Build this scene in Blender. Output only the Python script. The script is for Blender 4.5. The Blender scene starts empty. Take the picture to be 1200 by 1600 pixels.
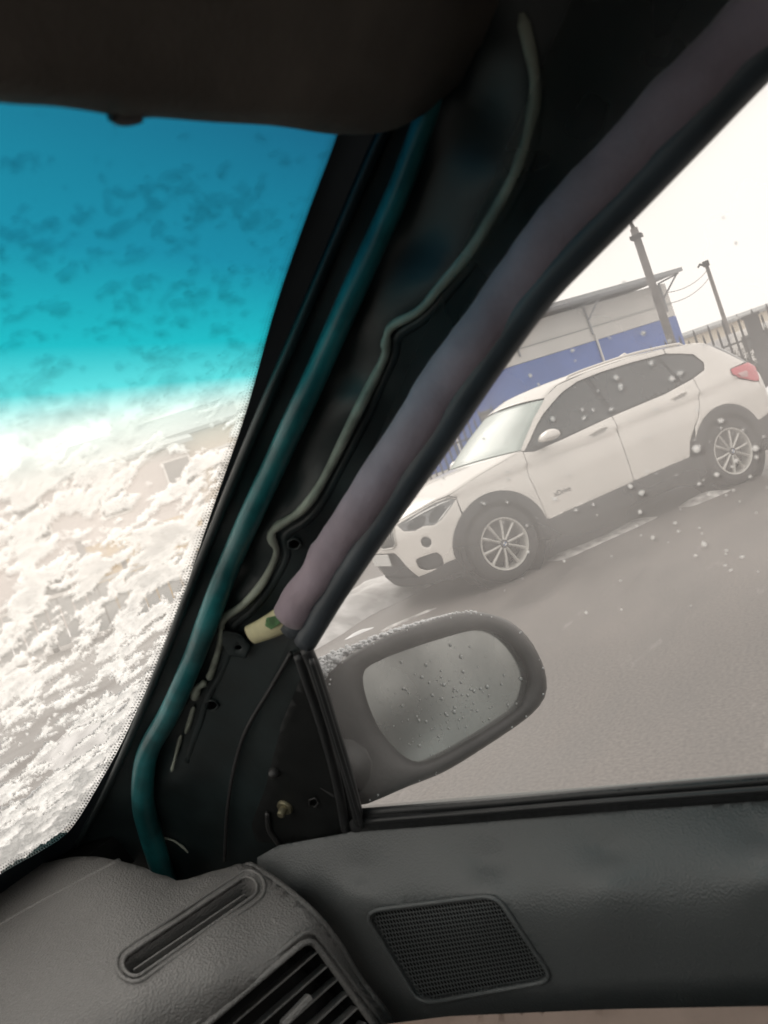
import bpy, bmesh, math, random
import numpy as np
from mathutils import Vector, Matrix
from mathutils.geometry import delaunay_2d_cdt
R = math.radians
SC = bpy.context.scene
COL = SC.collection
random.seed(7); RNG = np.random.default_rng(11)

# ------------------------------------------------------------------ camera
CAM_H, ROLL, PITCH, YAW, FPX = 1.22, R(19.5), R(2.3), R(58.6), 1200.0
_fh = np.array([math.sin(YAW), math.cos(YAW), 0.0]); _rt = np.array([math.cos(YAW), -math.sin(YAW), 0.0])
CF = _fh*math.cos(PITCH) + np.array([0, 0, -math.sin(PITCH)]); _up = np.cross(_rt, CF)
CX = math.cos(ROLL)*_rt - math.sin(ROLL)*_up; CY = math.sin(ROLL)*_rt + math.cos(ROLL)*_up
CP = np.array([0, 0, CAM_H])
cam_data = bpy.data.cameras.new('camera'); cam = bpy.data.objects.new('camera', cam_data); COL.objects.link(cam)
cam.matrix_world = Matrix(((CX[0], CY[0], -CF[0], CP[0]), (CX[1], CY[1], -CF[1], CP[1]), (CX[2], CY[2], -CF[2], CP[2]), (0, 0, 0, 1)))
cam_data.sensor_fit = 'VERTICAL'; cam_data.sensor_height = 36; cam_data.sensor_width = 27; cam_data.lens = 27
cam_data.clip_start = 0.02; cam_data.clip_end = 2000
cam_data.dof.use_dof = True; cam_data.dof.focus_distance = 1.7; cam_data.dof.aperture_fstop = 10.5
SC.camera = cam

# ------------------------------------------------------------------ sky, sun, exposure
W = bpy.data.worlds.new('World'); SC.world = W; W.use_nodes = True
nt = W.node_tree; bg = nt.nodes['Background']
sky = nt.nodes.new('ShaderNodeTexSky'); sky.sky_type = 'NISHITA'; sky.sun_disc = False
SUN_EL, SUN_AZ = R(38), R(35)
sky.sun_elevation = SUN_EL; sky.sun_rotation = SUN_AZ; sky.air_density = 2.0; sky.dust_density = 6.0
mixn = nt.nodes.new('ShaderNodeMix'); mixn.data_type = 'RGBA'; mixn.inputs[0].default_value = 0.93   # cloud deck over the clear sky
mixn.inputs[7].default_value = (10.0, 9.45, 8.85, 1)
nt.links.new(sky.outputs[0], mixn.inputs[6]); nt.links.new(mixn.outputs[2], bg.inputs[0]); bg.inputs[1].default_value = 0.1
sl = bpy.data.lights.new('sun', 'SUN'); so = bpy.data.objects.new('sun', sl); COL.objects.link(so)
sl.energy = 0.8; sl.angle = R(30); sl.color = (1, .96, .9)
_sd = Vector((math.sin(SUN_AZ)*math.cos(SUN_EL), math.cos(SUN_AZ)*math.cos(SUN_EL), math.sin(SUN_EL)))
so.rotation_euler = _sd.to_track_quat('Z', 'Y').to_euler()
SC.view_settings.view_transform = 'Standard'; SC.view_settings.look = 'None'; SC.view_settings.exposure = 0.36; SC.view_settings.gamma = 1
SC.render.engine = 'CYCLES'
SC.cycles.use_denoising = True
SC.cycles.max_bounces = 8; SC.cycles.transparent_max_bounces = 12; SC.cycles.diffuse_bounces = 4
SC.cycles.caustics_reflective = False; SC.cycles.caustics_refractive = False

# ------------------------------------------------------------------ small helpers
def ray(u, v): return (u-600)/FPX*CX - (v-800)/FPX*CY + CF
def at_plane(u, v, n, p):
    d = ray(u, v); n = np.asarray(n, float); return CP + d*(n @ (np.asarray(p, float)-CP))/(n @ d)
def at_z(u, v, z): return at_plane(u, v, (0, 0, 1), (0, 0, z))
def at_x(u, v, x): return at_plane(u, v, (1, 0, 0), (x, 0, 0))
def tag(o, label=None, cat=None, group=None, kind=None):
    if label: o['label'] = label
    if cat: o['category'] = cat
    if group: o['group'] = group
    if kind: o['kind'] = kind
    return o
def empty(name, loc=(0, 0, 0), rz=0.0, parent=None):
    o = bpy.data.objects.new(name, None); COL.objects.link(o); o.location = loc; o.rotation_euler = (0, 0, rz); o.empty_display_size = .1
    if parent: o.parent = parent
    return o
def mesh(name, verts, faces, mat=None, parent=None, smooth=True, kind=None, sharp=None):
    me = bpy.data.meshes.new(name); me.from_pydata([tuple(map(float, v)) for v in verts], [], [tuple(map(int, f)) for f in faces]); me.update()
    if smooth:
        me.polygons.foreach_set('use_smooth', [True]*len(me.polygons))
        if sharp is not None: me.set_sharp_from_angle(angle=R(sharp))
    if mat: me.materials.append(mat)
    o = bpy.data.objects.new(name, me); COL.objects.link(o)
    if parent: o.parent = parent
    if kind: o['kind'] = kind
    return o
class MB:
    """collects verts and faces, then becomes ONE mesh object"""
    def __init__(s): s.v = []; s.f = []
    def add(s, v, f):
        b = len(s.v); s.v += [tuple(map(float, p)) for p in v]; s.f += [tuple(i+b for i in q) for q in f]; return s
    def box(s, c, size, ax=None):
        c = np.array(c, float); h = np.array(size, float)/2
        A = np.eye(3) if ax is None else np.array(ax, float)
        P = [c + A[0]*h[0]*i + A[1]*h[1]*j + A[2]*h[2]*k for i in (-1, 1) for j in (-1, 1) for k in (-1, 1)]
        return s.add(P, [(0, 1, 3, 2), (4, 6, 7, 5), (0, 4, 5, 1), (2, 3, 7, 6), (0, 2, 6, 4), (1, 5, 7, 3)])
    def tube(s, P, r, n=10, cap=True, squash=1.0, nrm=None):
        P = np.array(P, float); m = len(P); r = np.broadcast_to(np.array(r, float), (m,)); T = np.gradient(P, axis=0); V = []
        N0 = None
        for i in range(m):
            t = T[i]/np.linalg.norm(T[i])
            if nrm is not None: a = np.array(nrm, float)
            elif N0 is None: a = np.array([0, 0, 1.]) if abs(t[2]) < .9 else np.array([1., 0, 0])
            else: a = N0
            a = a - t*(a @ t); a /= np.linalg.norm(a); N0 = a; b = np.cross(t, a)
            for k in range(n):
                q = 2*math.pi*k/n; V.append(P[i] + r[i]*(b*math.cos(q) + a*math.sin(q)*squash))
        Fc = [(i*n+k, i*n+(k+1) % n, (i+1)*n+(k+1) % n, (i+1)*n+k) for i in range(m-1) for k in range(n)]
        if cap: Fc += [tuple(range(n))[::-1], tuple((m-1)*n+k for k in range(n))]
        return s.add(V, Fc)
    def lathe(s, prof, c, ax, n=32, close=False):
        """prof = (radius, offset along ax)"""
        ax = np.array(ax, float); ax /= np.linalg.norm(ax); a = np.array([0, 0, 1.]) if abs(ax[2]) < .9 else np.array([1., 0, 0])
        a = a - ax*(a @ ax); a /= np.linalg.norm(a); b = np.cross(ax, a); m = len(prof); c = np.array(c, float)
        V = [c + ax*h + r*(a*math.cos(2*math.pi*k/n) + b*math.sin(2*math.pi*k/n)) for r, h in prof for k in range(n)]
        rows = m if close else m-1
        return s.add(V, [(i*n+k, i*n+(k+1) % n, ((i+1) % m)*n+(k+1) % n, ((i+1) % m)*n+k) for i in range(rows) for k in range(n)])
    def build(s, name, mat, parent=None, smooth=False, kind=None, sharp=None): return mesh(name, s.v, s.f, mat, parent, smooth, kind, sharp)
def bevel(o, w, seg=2):
    m = o.modifiers.new('bevel', 'BEVEL'); m.width = w; m.segments = seg; m.limit_method = 'ANGLE'; m.angle_limit = R(35); return o
def catmull(P, n=8, closed=False):
    P = np.array(P, float); k = len(P); out = []
    for i in range(k if closed else k-1):
        if closed: a, b, c, d = P[(i-1) % k], P[i], P[(i+1) % k], P[(i+2) % k]
        else: b, c = P[i], P[i+1]; a = P[i-1] if i else 2*b-c; d = P[i+2] if i+2 < k else 2*c-b
        for t in np.arange(n)/n: out.append(.5*(2*b + (c-a)*t + (2*a-5*b+4*c-d)*t*t + (-a+3*b-3*c+d)*t**3))
    if not closed: out.append(P[-1])
    return np.array(out)
def resample(P, step, closed=False):
    P = np.array(P, float)
    if closed: P = np.vstack([P, P[:1]])
    L = np.concatenate([[0], np.cumsum(np.linalg.norm(np.diff(P, axis=0), axis=1))]); n = max(2, int(round(L[-1]/step))+1)
    t = np.linspace(0, L[-1], n); Q = np.stack([np.interp(t, L, P[:, k]) for k in range(P.shape[1])], 1)
    return Q[:-1] if closed else Q
def inpoly(P, poly):
    P = np.atleast_2d(P); x, y = P[:, 0], P[:, 1]; r = np.zeros(len(P), bool); poly = np.array(poly); j = len(poly)-1
    for i in range(len(poly)):
        xi, yi = poly[i]; xj, yj = poly[j]
        c = (yi > y) != (yj > y)
        with np.errstate(divide='ignore', invalid='ignore'): r ^= c & (x < (xj-xi)*(y-yi)/(yj-yi+1e-15)+xi)
        j = i
    return r
def cdt(outer, holes, step, estep=None):
    """triangulate a flat region (outline minus holes) on a grid of inner points"""
    estep = estep or step
    loops = [resample(l, estep, True) for l in [outer]+list(holes)]
    lo, hi = loops[0].min(0), loops[0].max(0)
    gx, gy = np.meshgrid(np.arange(lo[0]+step/2, hi[0], step), np.arange(lo[1]+step/2, hi[1], step)); G = np.stack([gx.ravel(), gy.ravel()], 1)
    G[:, 0] += np.where((np.round((G[:, 1]-lo[1])/step-.5).astype(int) % 2) == 0, 0, step/2)
    m = inpoly(G, loops[0])
    for h in loops[1:]: m &= ~inpoly(G, h)
    G = G[m]; E = np.vstack(loops)
    if len(G):
        d = np.min(((G[:, None, :]-E[None, :, :])**2).sum(2), axis=1) if len(G)*len(E) < 4e7 else np.ones(len(G))
        G = G[d > (.45*min(step, estep*1.5))**2]
    V = np.vstack([E, G]); edges = []; b = 0
    for l in loops: k = len(l); edges += [(b+i, b+(i+1) % k) for i in range(k)]; b += k
    v, e, f, _, _, _ = delaunay_2d_cdt([Vector((float(p[0]), float(p[1]))) for p in V], edges, [], 0, 1e-6)
    v = np.array([(p[0], p[1]) for p in v]); f = np.array([t for t in f if len(t) == 3]); c = v[f].mean(1)
    m = inpoly(c, loops[0])
    for h in loops[1:]: m &= ~inpoly(c, h)
    return v, f[m], loops
def orient(V, F, out):
    """flip triangles so that they face along out(centroid)"""
    V = np.array(V); F = np.array(F); n = np.cross(V[F[:, 1]]-V[F[:, 0]], V[F[:, 2]]-V[F[:, 0]]); c = V[F].mean(1)
    fl = (n*out(c)).sum(1) < 0; F[fl] = F[fl][:, ::-1]; return F
def to_cam(c): return CP-c
class TPS:
    def __init__(s, pts, sc=400.0):
        p = np.array(pts, float); s.sc = sc; s.x = p[:, :2]/sc; n = len(p); K = s.k(s.x, s.x) + np.eye(n)*1e-4; Q = np.hstack([np.ones((n, 1)), s.x])
        A = np.block([[K, Q], [Q.T, np.zeros((3, 3))]]); s.w = np.linalg.solve(A, np.concatenate([p[:, 2], np.zeros(3)]))
    def k(s, a, b):
        d = ((a[:, None]-b[None])**2).sum(2); return d*np.log(d+1e-12)*.5
    def __call__(s, U):
        U = np.atleast_2d(np.array(U, float))/s.sc; return s.k(U, s.x) @ s.w[:-3] + np.hstack([np.ones((len(U), 1)), U]) @ s.w[-3:]
def rounded(P, r=.25, n=5):
    """round the corners of a polygon"""
    P = np.array(P, float); k = len(P); out = []
    for i in range(k):
        a, b, c = P[i-1], P[i], P[(i+1) % k]; p = b+(a-b)*r; q = b+(c-b)*r
        for t in np.linspace(0, 1, n): out.append((1-t)**2*p+2*t*(1-t)*b+t*t*q)
    return np.array(out)

# value noise for shapes
def vnoise(x, y, seed=0):
    xi = np.floor(x).astype(np.int64); yi = np.floor(y).astype(np.int64); fx = x-xi; fy = y-yi
    h = lambda a, b: (((a*374761393 + b*668265263 + seed*1442695041) ^ ((a*374761393 + b*668265263 + seed*1442695041) >> 13))*1274126177 & 0xffff)/65535.0
    fx = fx*fx*(3-2*fx); fy = fy*fy*(3-2*fy)
    return (h(xi, yi)*(1-fx)+h(xi+1, yi)*fx)*(1-fy)+(h(xi, yi+1)*(1-fx)+h(xi+1, yi+1)*fx)*fy
def fbm(x, y, o=4, seed=0, g=.5):
    a = 1; s = 0; t = 0
    for k in range(o): s = s+a*vnoise(x*2**k+17*k, y*2**k+31*k, seed+k); t += a; a *= g
    return s/t

# ------------------------------------------------------------------ materials
def mat(name, col, rough=.6, metal=0.0, spec=.5, var=0.0, vscale=20.0, bump=0.0, bscale=200.0, col2=None, coat=0.0, sheen=0.0, detail=4):
    m = bpy.data.materials.new(name); m.use_nodes = True; t = m.node_tree; b = t.nodes['Principled BSDF']
    b.inputs['Base Color'].default_value = (*col, 1); b.inputs['Roughness'].default_value = rough; b.inputs['Metallic'].default_value = metal
    b.inputs['Specular IOR Level'].default_value = spec; b.inputs['Coat Weight'].default_value = coat; b.inputs['Sheen Weight'].default_value = sheen
    tc = t.nodes.new('ShaderNodeTexCoord')
    if var or col2:
        n = t.nodes.new('ShaderNodeTexNoise'); n.inputs['Scale'].default_value = vscale; n.inputs['Detail'].default_value = detail; t.links.new(tc.outputs['Object'], n.inputs['Vector'])
        rp = t.nodes.new('ShaderNodeValToRGB'); rp.color_ramp.elements[0].position = .35; rp.color_ramp.elements[1].position = .68
        c2 = col2 or tuple(min(1, c*(1+var)) for c in col); c1 = col if col2 else tuple(c*(1-var) for c in col)
        rp.color_ramp.elements[0].color = (*c1, 1); rp.color_ramp.elements[1].color = (*c2, 1)
        t.links.new(n.outputs['Fac'], rp.inputs[0]); t.links.new(rp.outputs[0], b.inputs['Base Color'])
    if bump:
        n2 = t.nodes.new('ShaderNodeTexNoise'); n2.inputs['Scale'].default_value = bscale; n2.inputs['Detail'].default_value = 3; t.links.new(tc.outputs['Object'], n2.inputs['Vector'])
        bp = t.nodes.new('ShaderNodeBump'); bp.inputs['Strength'].default_value = bump; bp.inputs['Distance'].default_value = .002
        t.links.new(n2.outputs['Fac'], bp.inputs['Height']); t.links.new(bp.outputs[0], b.inputs['Normal'])
    return m
def leather(name, col, rough, scale=420, strength=.35):
    m = mat(name, col, rough, var=.05, vscale=5); t = m.node_tree; b = t.nodes['Principled BSDF']
    tc = t.nodes.new('ShaderNodeTexCoord'); v = t.nodes.new('ShaderNodeTexVoronoi'); v.inputs['Scale'].default_value = scale; t.links.new(tc.outputs['Object'], v.inputs['Vector'])
    bp = t.nodes.new('ShaderNodeBump'); bp.inputs['Strength'].default_value = strength; bp.inputs['Distance'].default_value = .0015
    t.links.new(v.outputs['Distance'], bp.inputs['Height']); t.links.new(bp.outputs[0], b.inputs['Normal']); return m
def misted(name, base, gain, zlo, zhi, scatter, tint=None, nscale=9.0):
    """a pane: clear glass with a film of mist that scatters daylight, thickened with height to paint in a hazy veil; tint = [(z, colour), ...] dyed into the glass"""
    m = bpy.data.materials.new(name); m.use_nodes = True; t = m.node_tree; t.nodes.clear(); N = t.nodes.new; L = t.links.new
    out = N('ShaderNodeOutputMaterial'); mx = N('ShaderNodeMixShader'); tr = N('ShaderNodeBsdfTransparent'); tl = N('ShaderNodeBsdfTranslucent'); tl.inputs[0].default_value = (*scatter, 1)
    g = N('ShaderNodeNewGeometry'); sp = N('ShaderNodeSeparateXYZ'); L(g.outputs['Position'], sp.inputs[0])
    mr = N('ShaderNodeMapRange'); mr.interpolation_type = 'SMOOTHSTEP'; mr.inputs[1].default_value = zlo; mr.inputs[2].default_value = zhi; mr.inputs[3].default_value = base; mr.inputs[4].default_value = base+gain; L(sp.outputs['Z'], mr.inputs[0])
    n = N('ShaderNodeTexNoise'); n.inputs['Scale'].default_value = nscale; n.inputs['Detail'].default_value = 3; L(g.outputs['Position'], n.inputs['Vector'])
    nr = N('ShaderNodeMapRange'); nr.inputs[1].default_value = .3; nr.inputs[2].default_value = .7; nr.inputs[3].default_value = .82; nr.inputs[4].default_value = 1.18; L(n.outputs['Fac'], nr.inputs[0])
    mu = N('ShaderNodeMath'); mu.operation = 'MULTIPLY'; L(mr.outputs[0], mu.inputs[0]); L(nr.outputs[0], mu.inputs[1])
    L(mu.outputs[0], mx.inputs[0]); L(tr.outputs[0], mx.inputs[1]); L(tl.outputs[0], mx.inputs[2]); L(mx.outputs[0], out.inputs[0])
    if tint:
        rp = N('ShaderNodeValToRGB'); z0, z1 = tint[0][0], tint[-1][0]; r2 = N('ShaderNodeMapRange'); r2.inputs[1].default_value = z0; r2.inputs[2].default_value = z1; L(sp.outputs['Z'], r2.inputs[0])
        cr = rp.color_ramp; cr.elements[0].position = 0; cr.elements[0].color = (*tint[0][1], 1); cr.elements[1].position = 1; cr.elements[1].color = (*tint[-1][1], 1)
        for z, c in tint[1:-1]: e = cr.elements.new((z-z0)/(z1-z0)); e.color = (*c, 1)
        L(r2.outputs[0], rp.inputs[0]); L(rp.outputs[0], tr.inputs[0])
        m2 = N('ShaderNodeMix'); m2.data_type = 'RGBA'; m2.blend_type = 'MULTIPLY'; m2.inputs[0].default_value = 1; m2.inputs[6].default_value = (*scatter, 1); L(rp.outputs[0], m2.inputs[7]); L(m2.outputs[2], tl.inputs[0])
    return m
def snowmat(name, col=(.85, .87, .88), trans=.0, bump=.4, bscale=90):
    m = mat(name, col, .65, spec=.25, bump=bump, bscale=bscale)
    if trans:
        t = m.node_tree; b = t.nodes['Principled BSDF']; o = t.nodes['Material Output']
        tl = t.nodes.new('ShaderNodeBsdfTranslucent'); tl.inputs[0].default_value = (*col, 1); mx = t.nodes.new('ShaderNodeMixShader'); mx.inputs[0].default_value = trans
        t.links.new(b.outputs[0], mx.inputs[1]); t.links.new(tl.outputs[0], mx.inputs[2]); t.links.new(mx.outputs[0], o.inputs[0])
    return m
M = {}
M['dash'] = leather('dash vinyl', (.178, .175, .171), .40, 420, .6)
M['door'] = leather('door vinyl', (.098, .105, .106), .40, 520, .3)
M['beige'] = mat('beige trim', (.26, .19, .155), .6, var=.1, bump=.2)
M['black'] = mat('black plastic', (.007, .008, .008), .6, spec=.25, var=.3, vscale=30)
M['dark'] = mat('dark trim', (.028, .028, .028), .45, var=.25, vscale=40, bump=.1)
M['rubber'] = mat('rubber seal', (.055, .066, .078), .45, var=.2, vscale=25, bump=.1, bscale=120)
M['belt'] = mat('belt rubber', (.022, .023, .024), .4, var=.2, vscale=25)
M['metal_dark'] = mat('primed sheet metal', (.013, .021, .022), .45, var=.4, vscale=14, bump=.15, bscale=60)
M['hole'] = mat('hole', (.004, .004, .004), .9)
M['teal'] = mat('teal hose', (.013, .125, .135), .36, var=.5, vscale=18, bump=.12, bscale=80)
M['sealant'] = mat('pale sealant', (.27, .30, .25), .6, var=.3, vscale=40, bump=.3, bscale=150)
M['lilac'] = mat('lilac airbag cloth', (.33, .262, .305), .85, var=.2, vscale=16, bump=.9, bscale=55, sheen=.2)
M['cream'] = mat('cream tag', (.62, .58, .36), .7, var=.15, vscale=60)
M['green'] = mat('green print', (.10, .22, .09), .7, var=.4, vscale=160)
M['visor'] = mat('visor cloth', (.12, .104, .09), .9, var=.22, vscale=16, bump=.4, bscale=300)
M['liner'] = mat('headliner cloth', (.10, .09, .08), .95, var=.1, vscale=10)
M['bolt'] = mat('zinc bolt', (.26, .24, .16), .45, metal=.8)
M['paint'] = mat('teal car paint', (.012, .10, .11), .25, coat=.6)
M['mirror_shell'] = mat('grey plastic shell', (.022, .023, .024), .45, col2=(.05, .05, .049), vscale=22, bump=.2, bscale=140)
# ------------------------------------------------------------------ ground
def ground_material():
    m = bpy.data.materials.new('wet asphalt'); m.use_nodes = True; t = m.node_tree; b = t.nodes['Principled BSDF']; N = t.nodes.new; L = t.links.new
    tc = N('ShaderNodeTexCoord')
    mp = N('ShaderNodeMapping'); mp.inputs['Rotation'].default_value = (0, 0, R(40)); mp.inputs['Scale'].default_value = (.45, 1.3, 1); L(tc.outputs['Object'], mp.inputs[0])
    a = N('ShaderNodeTexNoise'); a.inputs['Scale'].default_value = 1.1; a.inputs['Detail'].default_value = 6; a.inputs['Roughness'].default_value = .62; L(mp.outputs[0], a.inputs['Vector'])
    c = N('ShaderNodeTexNoise'); c.inputs['Scale'].default_value = 60; c.inputs['Detail'].default_value = 4; L(tc.outputs['Object'], c.inputs['Vector'])
    v = N('ShaderNodeTexVoronoi'); v.inputs['Scale'].default_value = 140; L(tc.outputs['Object'], v.inputs['Vector'])
    r1 = N('ShaderNodeValToRGB'); r1.color_ramp.elements[0].position = .38; r1.color_ramp.elements[0].color = (.142, .133, .127, 1); r1.color_ramp.elements[1].position = .62; r1.color_ramp.elements[1].color = (.182, .168, .159, 1); L(a.outputs['Fac'], r1.inputs[0])
    r2 = N('ShaderNodeValToRGB'); r2.color_ramp.elements[0].position = .3; r2.color_ramp.elements[0].color = (.8, .8, .8, 1); r2.color_ramp.elements[1].position = .72; r2.color_ramp.elements[1].color = (1.18, 1.17, 1.15, 1); L(c.outputs['Fac'], r2.inputs[0])
    mu = N('ShaderNodeMix'); mu.data_type = 'RGBA'; mu.blend_type = 'MULTIPLY'; mu.inputs[0].default_value = 1; L(r1.outputs[0], mu.inputs[6]); L(r2.outputs[0], mu.inputs[7])
    # thin slush film in tyre-track streaks
    s = N('ShaderNodeTexNoise'); s.inputs['Scale'].default_value = 2.6; s.inputs['Detail'].default_value = 7; s.inputs['Roughness'].default_value = .7; L(mp.outputs[0], s.inputs['Vector'])
    rs = N('ShaderNodeValToRGB'); rs.color_ramp.elements[0].position = .60; rs.color_ramp.elements[0].color = (0, 0, 0, 1); rs.color_ramp.elements[1].position = .72; rs.color_ramp.elements[1].color = (.45, .45, .45, 1); L(s.outputs['Fac'], rs.inputs[0])
    m2 = N('ShaderNodeMix'); m2.data_type = 'RGBA'; m2.inputs[7].default_value = (.36, .34, .33, 1); L(rs.outputs[0], m2.inputs[0]); L(mu.outputs[2], m2.inputs[6]); L(m2.outputs[2], b.inputs['Base Color'])
    rr = N('ShaderNodeMapRange'); rr.inputs[1].default_value = .35; rr.inputs[2].default_value = .65; rr.inputs[3].default_value = .42; rr.inputs[4].default_value = .75; L(a.outputs['Fac'], rr.inputs[0]); L(rr.outputs[0], b.inputs['Roughness'])
    bp = N('ShaderNodeBump'); bp.inputs['Strength'].default_value = .12; bp.inputs['Distance'].default_value = .003; L(v.outputs['Distance'], bp.inputs['Height']); L(bp.outputs[0], b.inputs['Normal'])
    return m
tag(mesh('ground', [(-400, -400, 0), (600, -400, 0), (600, 600, 0), (-400, 600, 0)], [(0, 1, 2, 3)], ground_material(), smooth=False), kind='structure')
M['snow'] = snowmat('settled snow', (.78, .78, .78), 0, .6, 14)
M['oldsnow'] = mat('dirty snow', (.40, .39, .38), .7, col2=(.70, .69, .68), vscale=4, bump=.6, bscale=18, detail=7)
M['slush'] = mat('grey slush', (.25, .24, .23), .5, col2=(.62, .60, .58), vscale=9, bump=.8, bscale=40, detail=7)

# ================================================================== the car the picture is taken from
CAR = empty('car', (0, 0, 0))
tag(CAR, 'dark cabin of the car the viewer sits in, its windshield pillar stripped of trim', 'car')
PN = np.array([.951, 0, .308]); PN /= np.linalg.norm(PN); PC0 = np.array([.497, .355, 1.223])          # pillar plane
WS_S = math.tan(R(33.5)); WB = np.array([0, .949, .93]); WN = np.array([0, WS_S, 1.]); WN /= np.linalg.norm(WN)   # windshield plane
GN = np.array([1, 0, .36]); GN /= np.linalg.norm(GN); GP = np.array([.61, 0, .91])                    # side glass plane
def rays(U):
    U = np.atleast_2d(np.array(U, float)); return (U[:, :1]-600)/FPX*CX - (U[:, 1:2]-800)/FPX*CY + CF
def on_plane(U, n, p, off=0.0):
    """points of the plane, moved off metres towards the viewer"""
    D = rays(U); n = np.array(n, float); k = n @ (np.array(p)-CP); sg = 1 if k > 0 else -1; return CP + D*((k-sg*np.asarray(off))/(D @ n))[:, None]
def on_pillar(U, off=0.0): return on_plane(U, PN, PC0, off)
def on_wind(U, off=0.0): return on_plane(U, WN, WB, off)
def on_glass(U, off=0.0): return on_plane(U, GN, GP, off)
def panel(name, outline, holes, fn, m, parent, step=14, estep=None, thick=.003, sharp=None, kind=None):
    v, f, loops = cdt(outline, holes, step, estep or step*.6); V = fn(v); F = orient(V, f, to_cam)
    o = mesh(name, V, F, m, parent, True, kind, sharp)
    if thick: s = o.modifiers.new('solid', 'SOLIDIFY'); s.thickness = thick; s.offset = -1; w = o.modifiers.new('normals', 'WEIGHTED_NORMAL'); w.weight = 100; w.thresh = .05
    return o, loops
def wall(mb, ring, into, depth, shrink=1.0):
    P = np.array(ring); c = P.mean(0); Q = c+(P-c)*shrink + np.array(into)*depth; n = len(P)
    mb.add(np.vstack([P, Q]), [(i, (i+1) % n, n+(i+1) % n, n+i) for i in range(n)]); return Q
def nvec(*a): a = np.array(a, float); return a/np.linalg.norm(a)
def offset_line(L, d):
    L = np.array(L, float); T = np.gradient(L, axis=0); T /= np.linalg.norm(T, axis=1)[:, None]; return L + np.stack([T[:, 1], -T[:, 0]], 1)*d

# ---- windshield with a blue sun band, a black printed border and its dotted fringe
M['wind'] = misted('windshield glass', .02, .42, 1.09, 1.25, (.99, .95, .90), tint=[(1.285, (1, 1, 1)), (1.310, (.80, .97, .98)), (1.326, (.09, .60, .68)), (1.343, (.012, .40, .50)), (1.375, (.009, .21, .34)), (1.43, (.008, .10, .20))])
M['frit'] = mat('black ceramic border', (.016, .024, .030), .8, spec=.1, var=.3, vscale=10)
def ws_pt(x, t, h=0.0): return np.stack([x, WB[1]-math.cos(R(33.5))*t + WN[1]*h, WB[2]+math.sin(R(33.5))*t + WN[2]*h], -1)
gx, gt = np.meshgrid(np.linspace(-.72, .62, 12), np.linspace(-.03, .98, 10)); gv = ws_pt(gx.ravel(), gt.ravel())
windshield = mesh('windshield', gv, [(j*12+i, j*12+i+1, (j+1)*12+i+1, (j+1)*12+i) for j in range(9) for i in range(11)], M['wind'], CAR)
EDGE = catmull([(575, 60), (525, 215), (480, 335), (430, 480), (385, 640), (330, 800), (265, 990), (200, 1140), (152, 1230), (108, 1298), (60, 1332), (0, 1366), (-200, 1490)], 8)
off = offset_line(EDGE, -1); side = np.sign(np.cross(EDGE[1]-EDGE[0], off[0]-EDGE[0]))
FR = offset_line(EDGE, 130); fo = np.vstack([EDGE, FR[::-1]])
panel('frit_band', fo, [], lambda U: on_wind(U, .004), M['frit'], windshield, 22, 10, 0)
mb = MB(); el = resample(EDGE, 4.6)
for i, p in enumerate(el[:-1]):
    tdir = el[i+1]-p; tdir /= np.linalg.norm(tdir); nrm = np.array([tdir[1], -tdir[0]])*-1   # towards the clear glass
    for k in range(3):
        a = 1.25-.38*k; c = p + nrm*(2.2+4.6*k) + tdir*(2.3 if k % 2 else 0)
        q = [c+tdir*a*math.cos(w)+nrm*a*1.5*math.sin(w) for w in np.linspace(0, 2*math.pi, 7)[:-1]]
        mb.add(on_wind(q, .0035), [tuple(range(6))])
mb.build('dotted_fringe', M['frit'], windshield, kind='stuff')

# ---- pillar shell (inner sheet metal)
def P_rows(): 
    rows = []
    L = lambda pts, d: rows.extend([(u, v, d) for u, v in pts])
    L([(560, 150), (490, 350), (420, 560), (350, 770), (270, 990), (200, 1160), (140, 1290)], .004)
    L([(640, 180), (545, 400), (465, 590), (400, 730), (325, 900), (262, 1060), (215, 1190), (225, 1330)], -.006)
    L([(720, 160), (640, 380), (540, 580), (450, 760), (380, 900), (310, 1040), (255, 1180), (262, 1300)], -.017)
    L([(822, 100), (790, 280), (690, 440), (605, 520), (560, 640), (480, 780), (426, 840), (385, 920), (345, 990), (308, 1080), (275, 1200)], -.004)
    L([(900, 120), (830, 300), (720, 470), (640, 560), (580, 660), (500, 800), (455, 880), (410, 960), (370, 1030), (330, 1110), (300, 1200), (300, 1330)], -.011)
    L([(1120, 60), (990, 200), (880, 330), (780, 460), (690, 590), (610, 710), (530, 830), (470, 920)], -.016)
    L([(1260, 10), (1090, 190), (930, 360), (800, 510), (690, 670), (580, 830), (480, 1000)], -.006)
    L([(400, 1080), (430, 1200), (400, 1320), (500, 1150), (540, 1280)], -.012)
    return rows
_pt = TPS(P_rows())
def fn_pillar(U, off=0.0):
    U = np.atleast_2d(np.array(U, float)); D = rays(U); tp = ((PN @ (PC0-CP))-_pt(U)-off)/(D @ PN); tw = (WN @ (WB-CP)-.010-off)/(D @ WN); tw = np.where(tw > 0, tw, 9)
    return CP+D*np.minimum(tp, tw)[:, None]
PLB = catmull([(690, 20), (602, 200), (540, 340), (466, 512), (398, 672), (325, 850), (258, 1022), (205, 1150), (168, 1230), (120, 1320)], 8)
PO = [(720, -220)]+[tuple(p) for p in PLB]+[(90, 1400), (300, 1460), (450, 1420), (585, 1330), (572, 1290), (530, 1160), (500, 1060), (483, 1022), (590, 848), (700, 686), (850, 466), (990, 316), (1200, 90), (1420, -150), (1350, -320)]
def hexa(c, r, sq=.8, n=10): return [(c[0]+r*math.cos(2*math.pi*k/n), c[1]+r*sq*math.sin(2*math.pi*k/n)) for k in range(n)]
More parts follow.
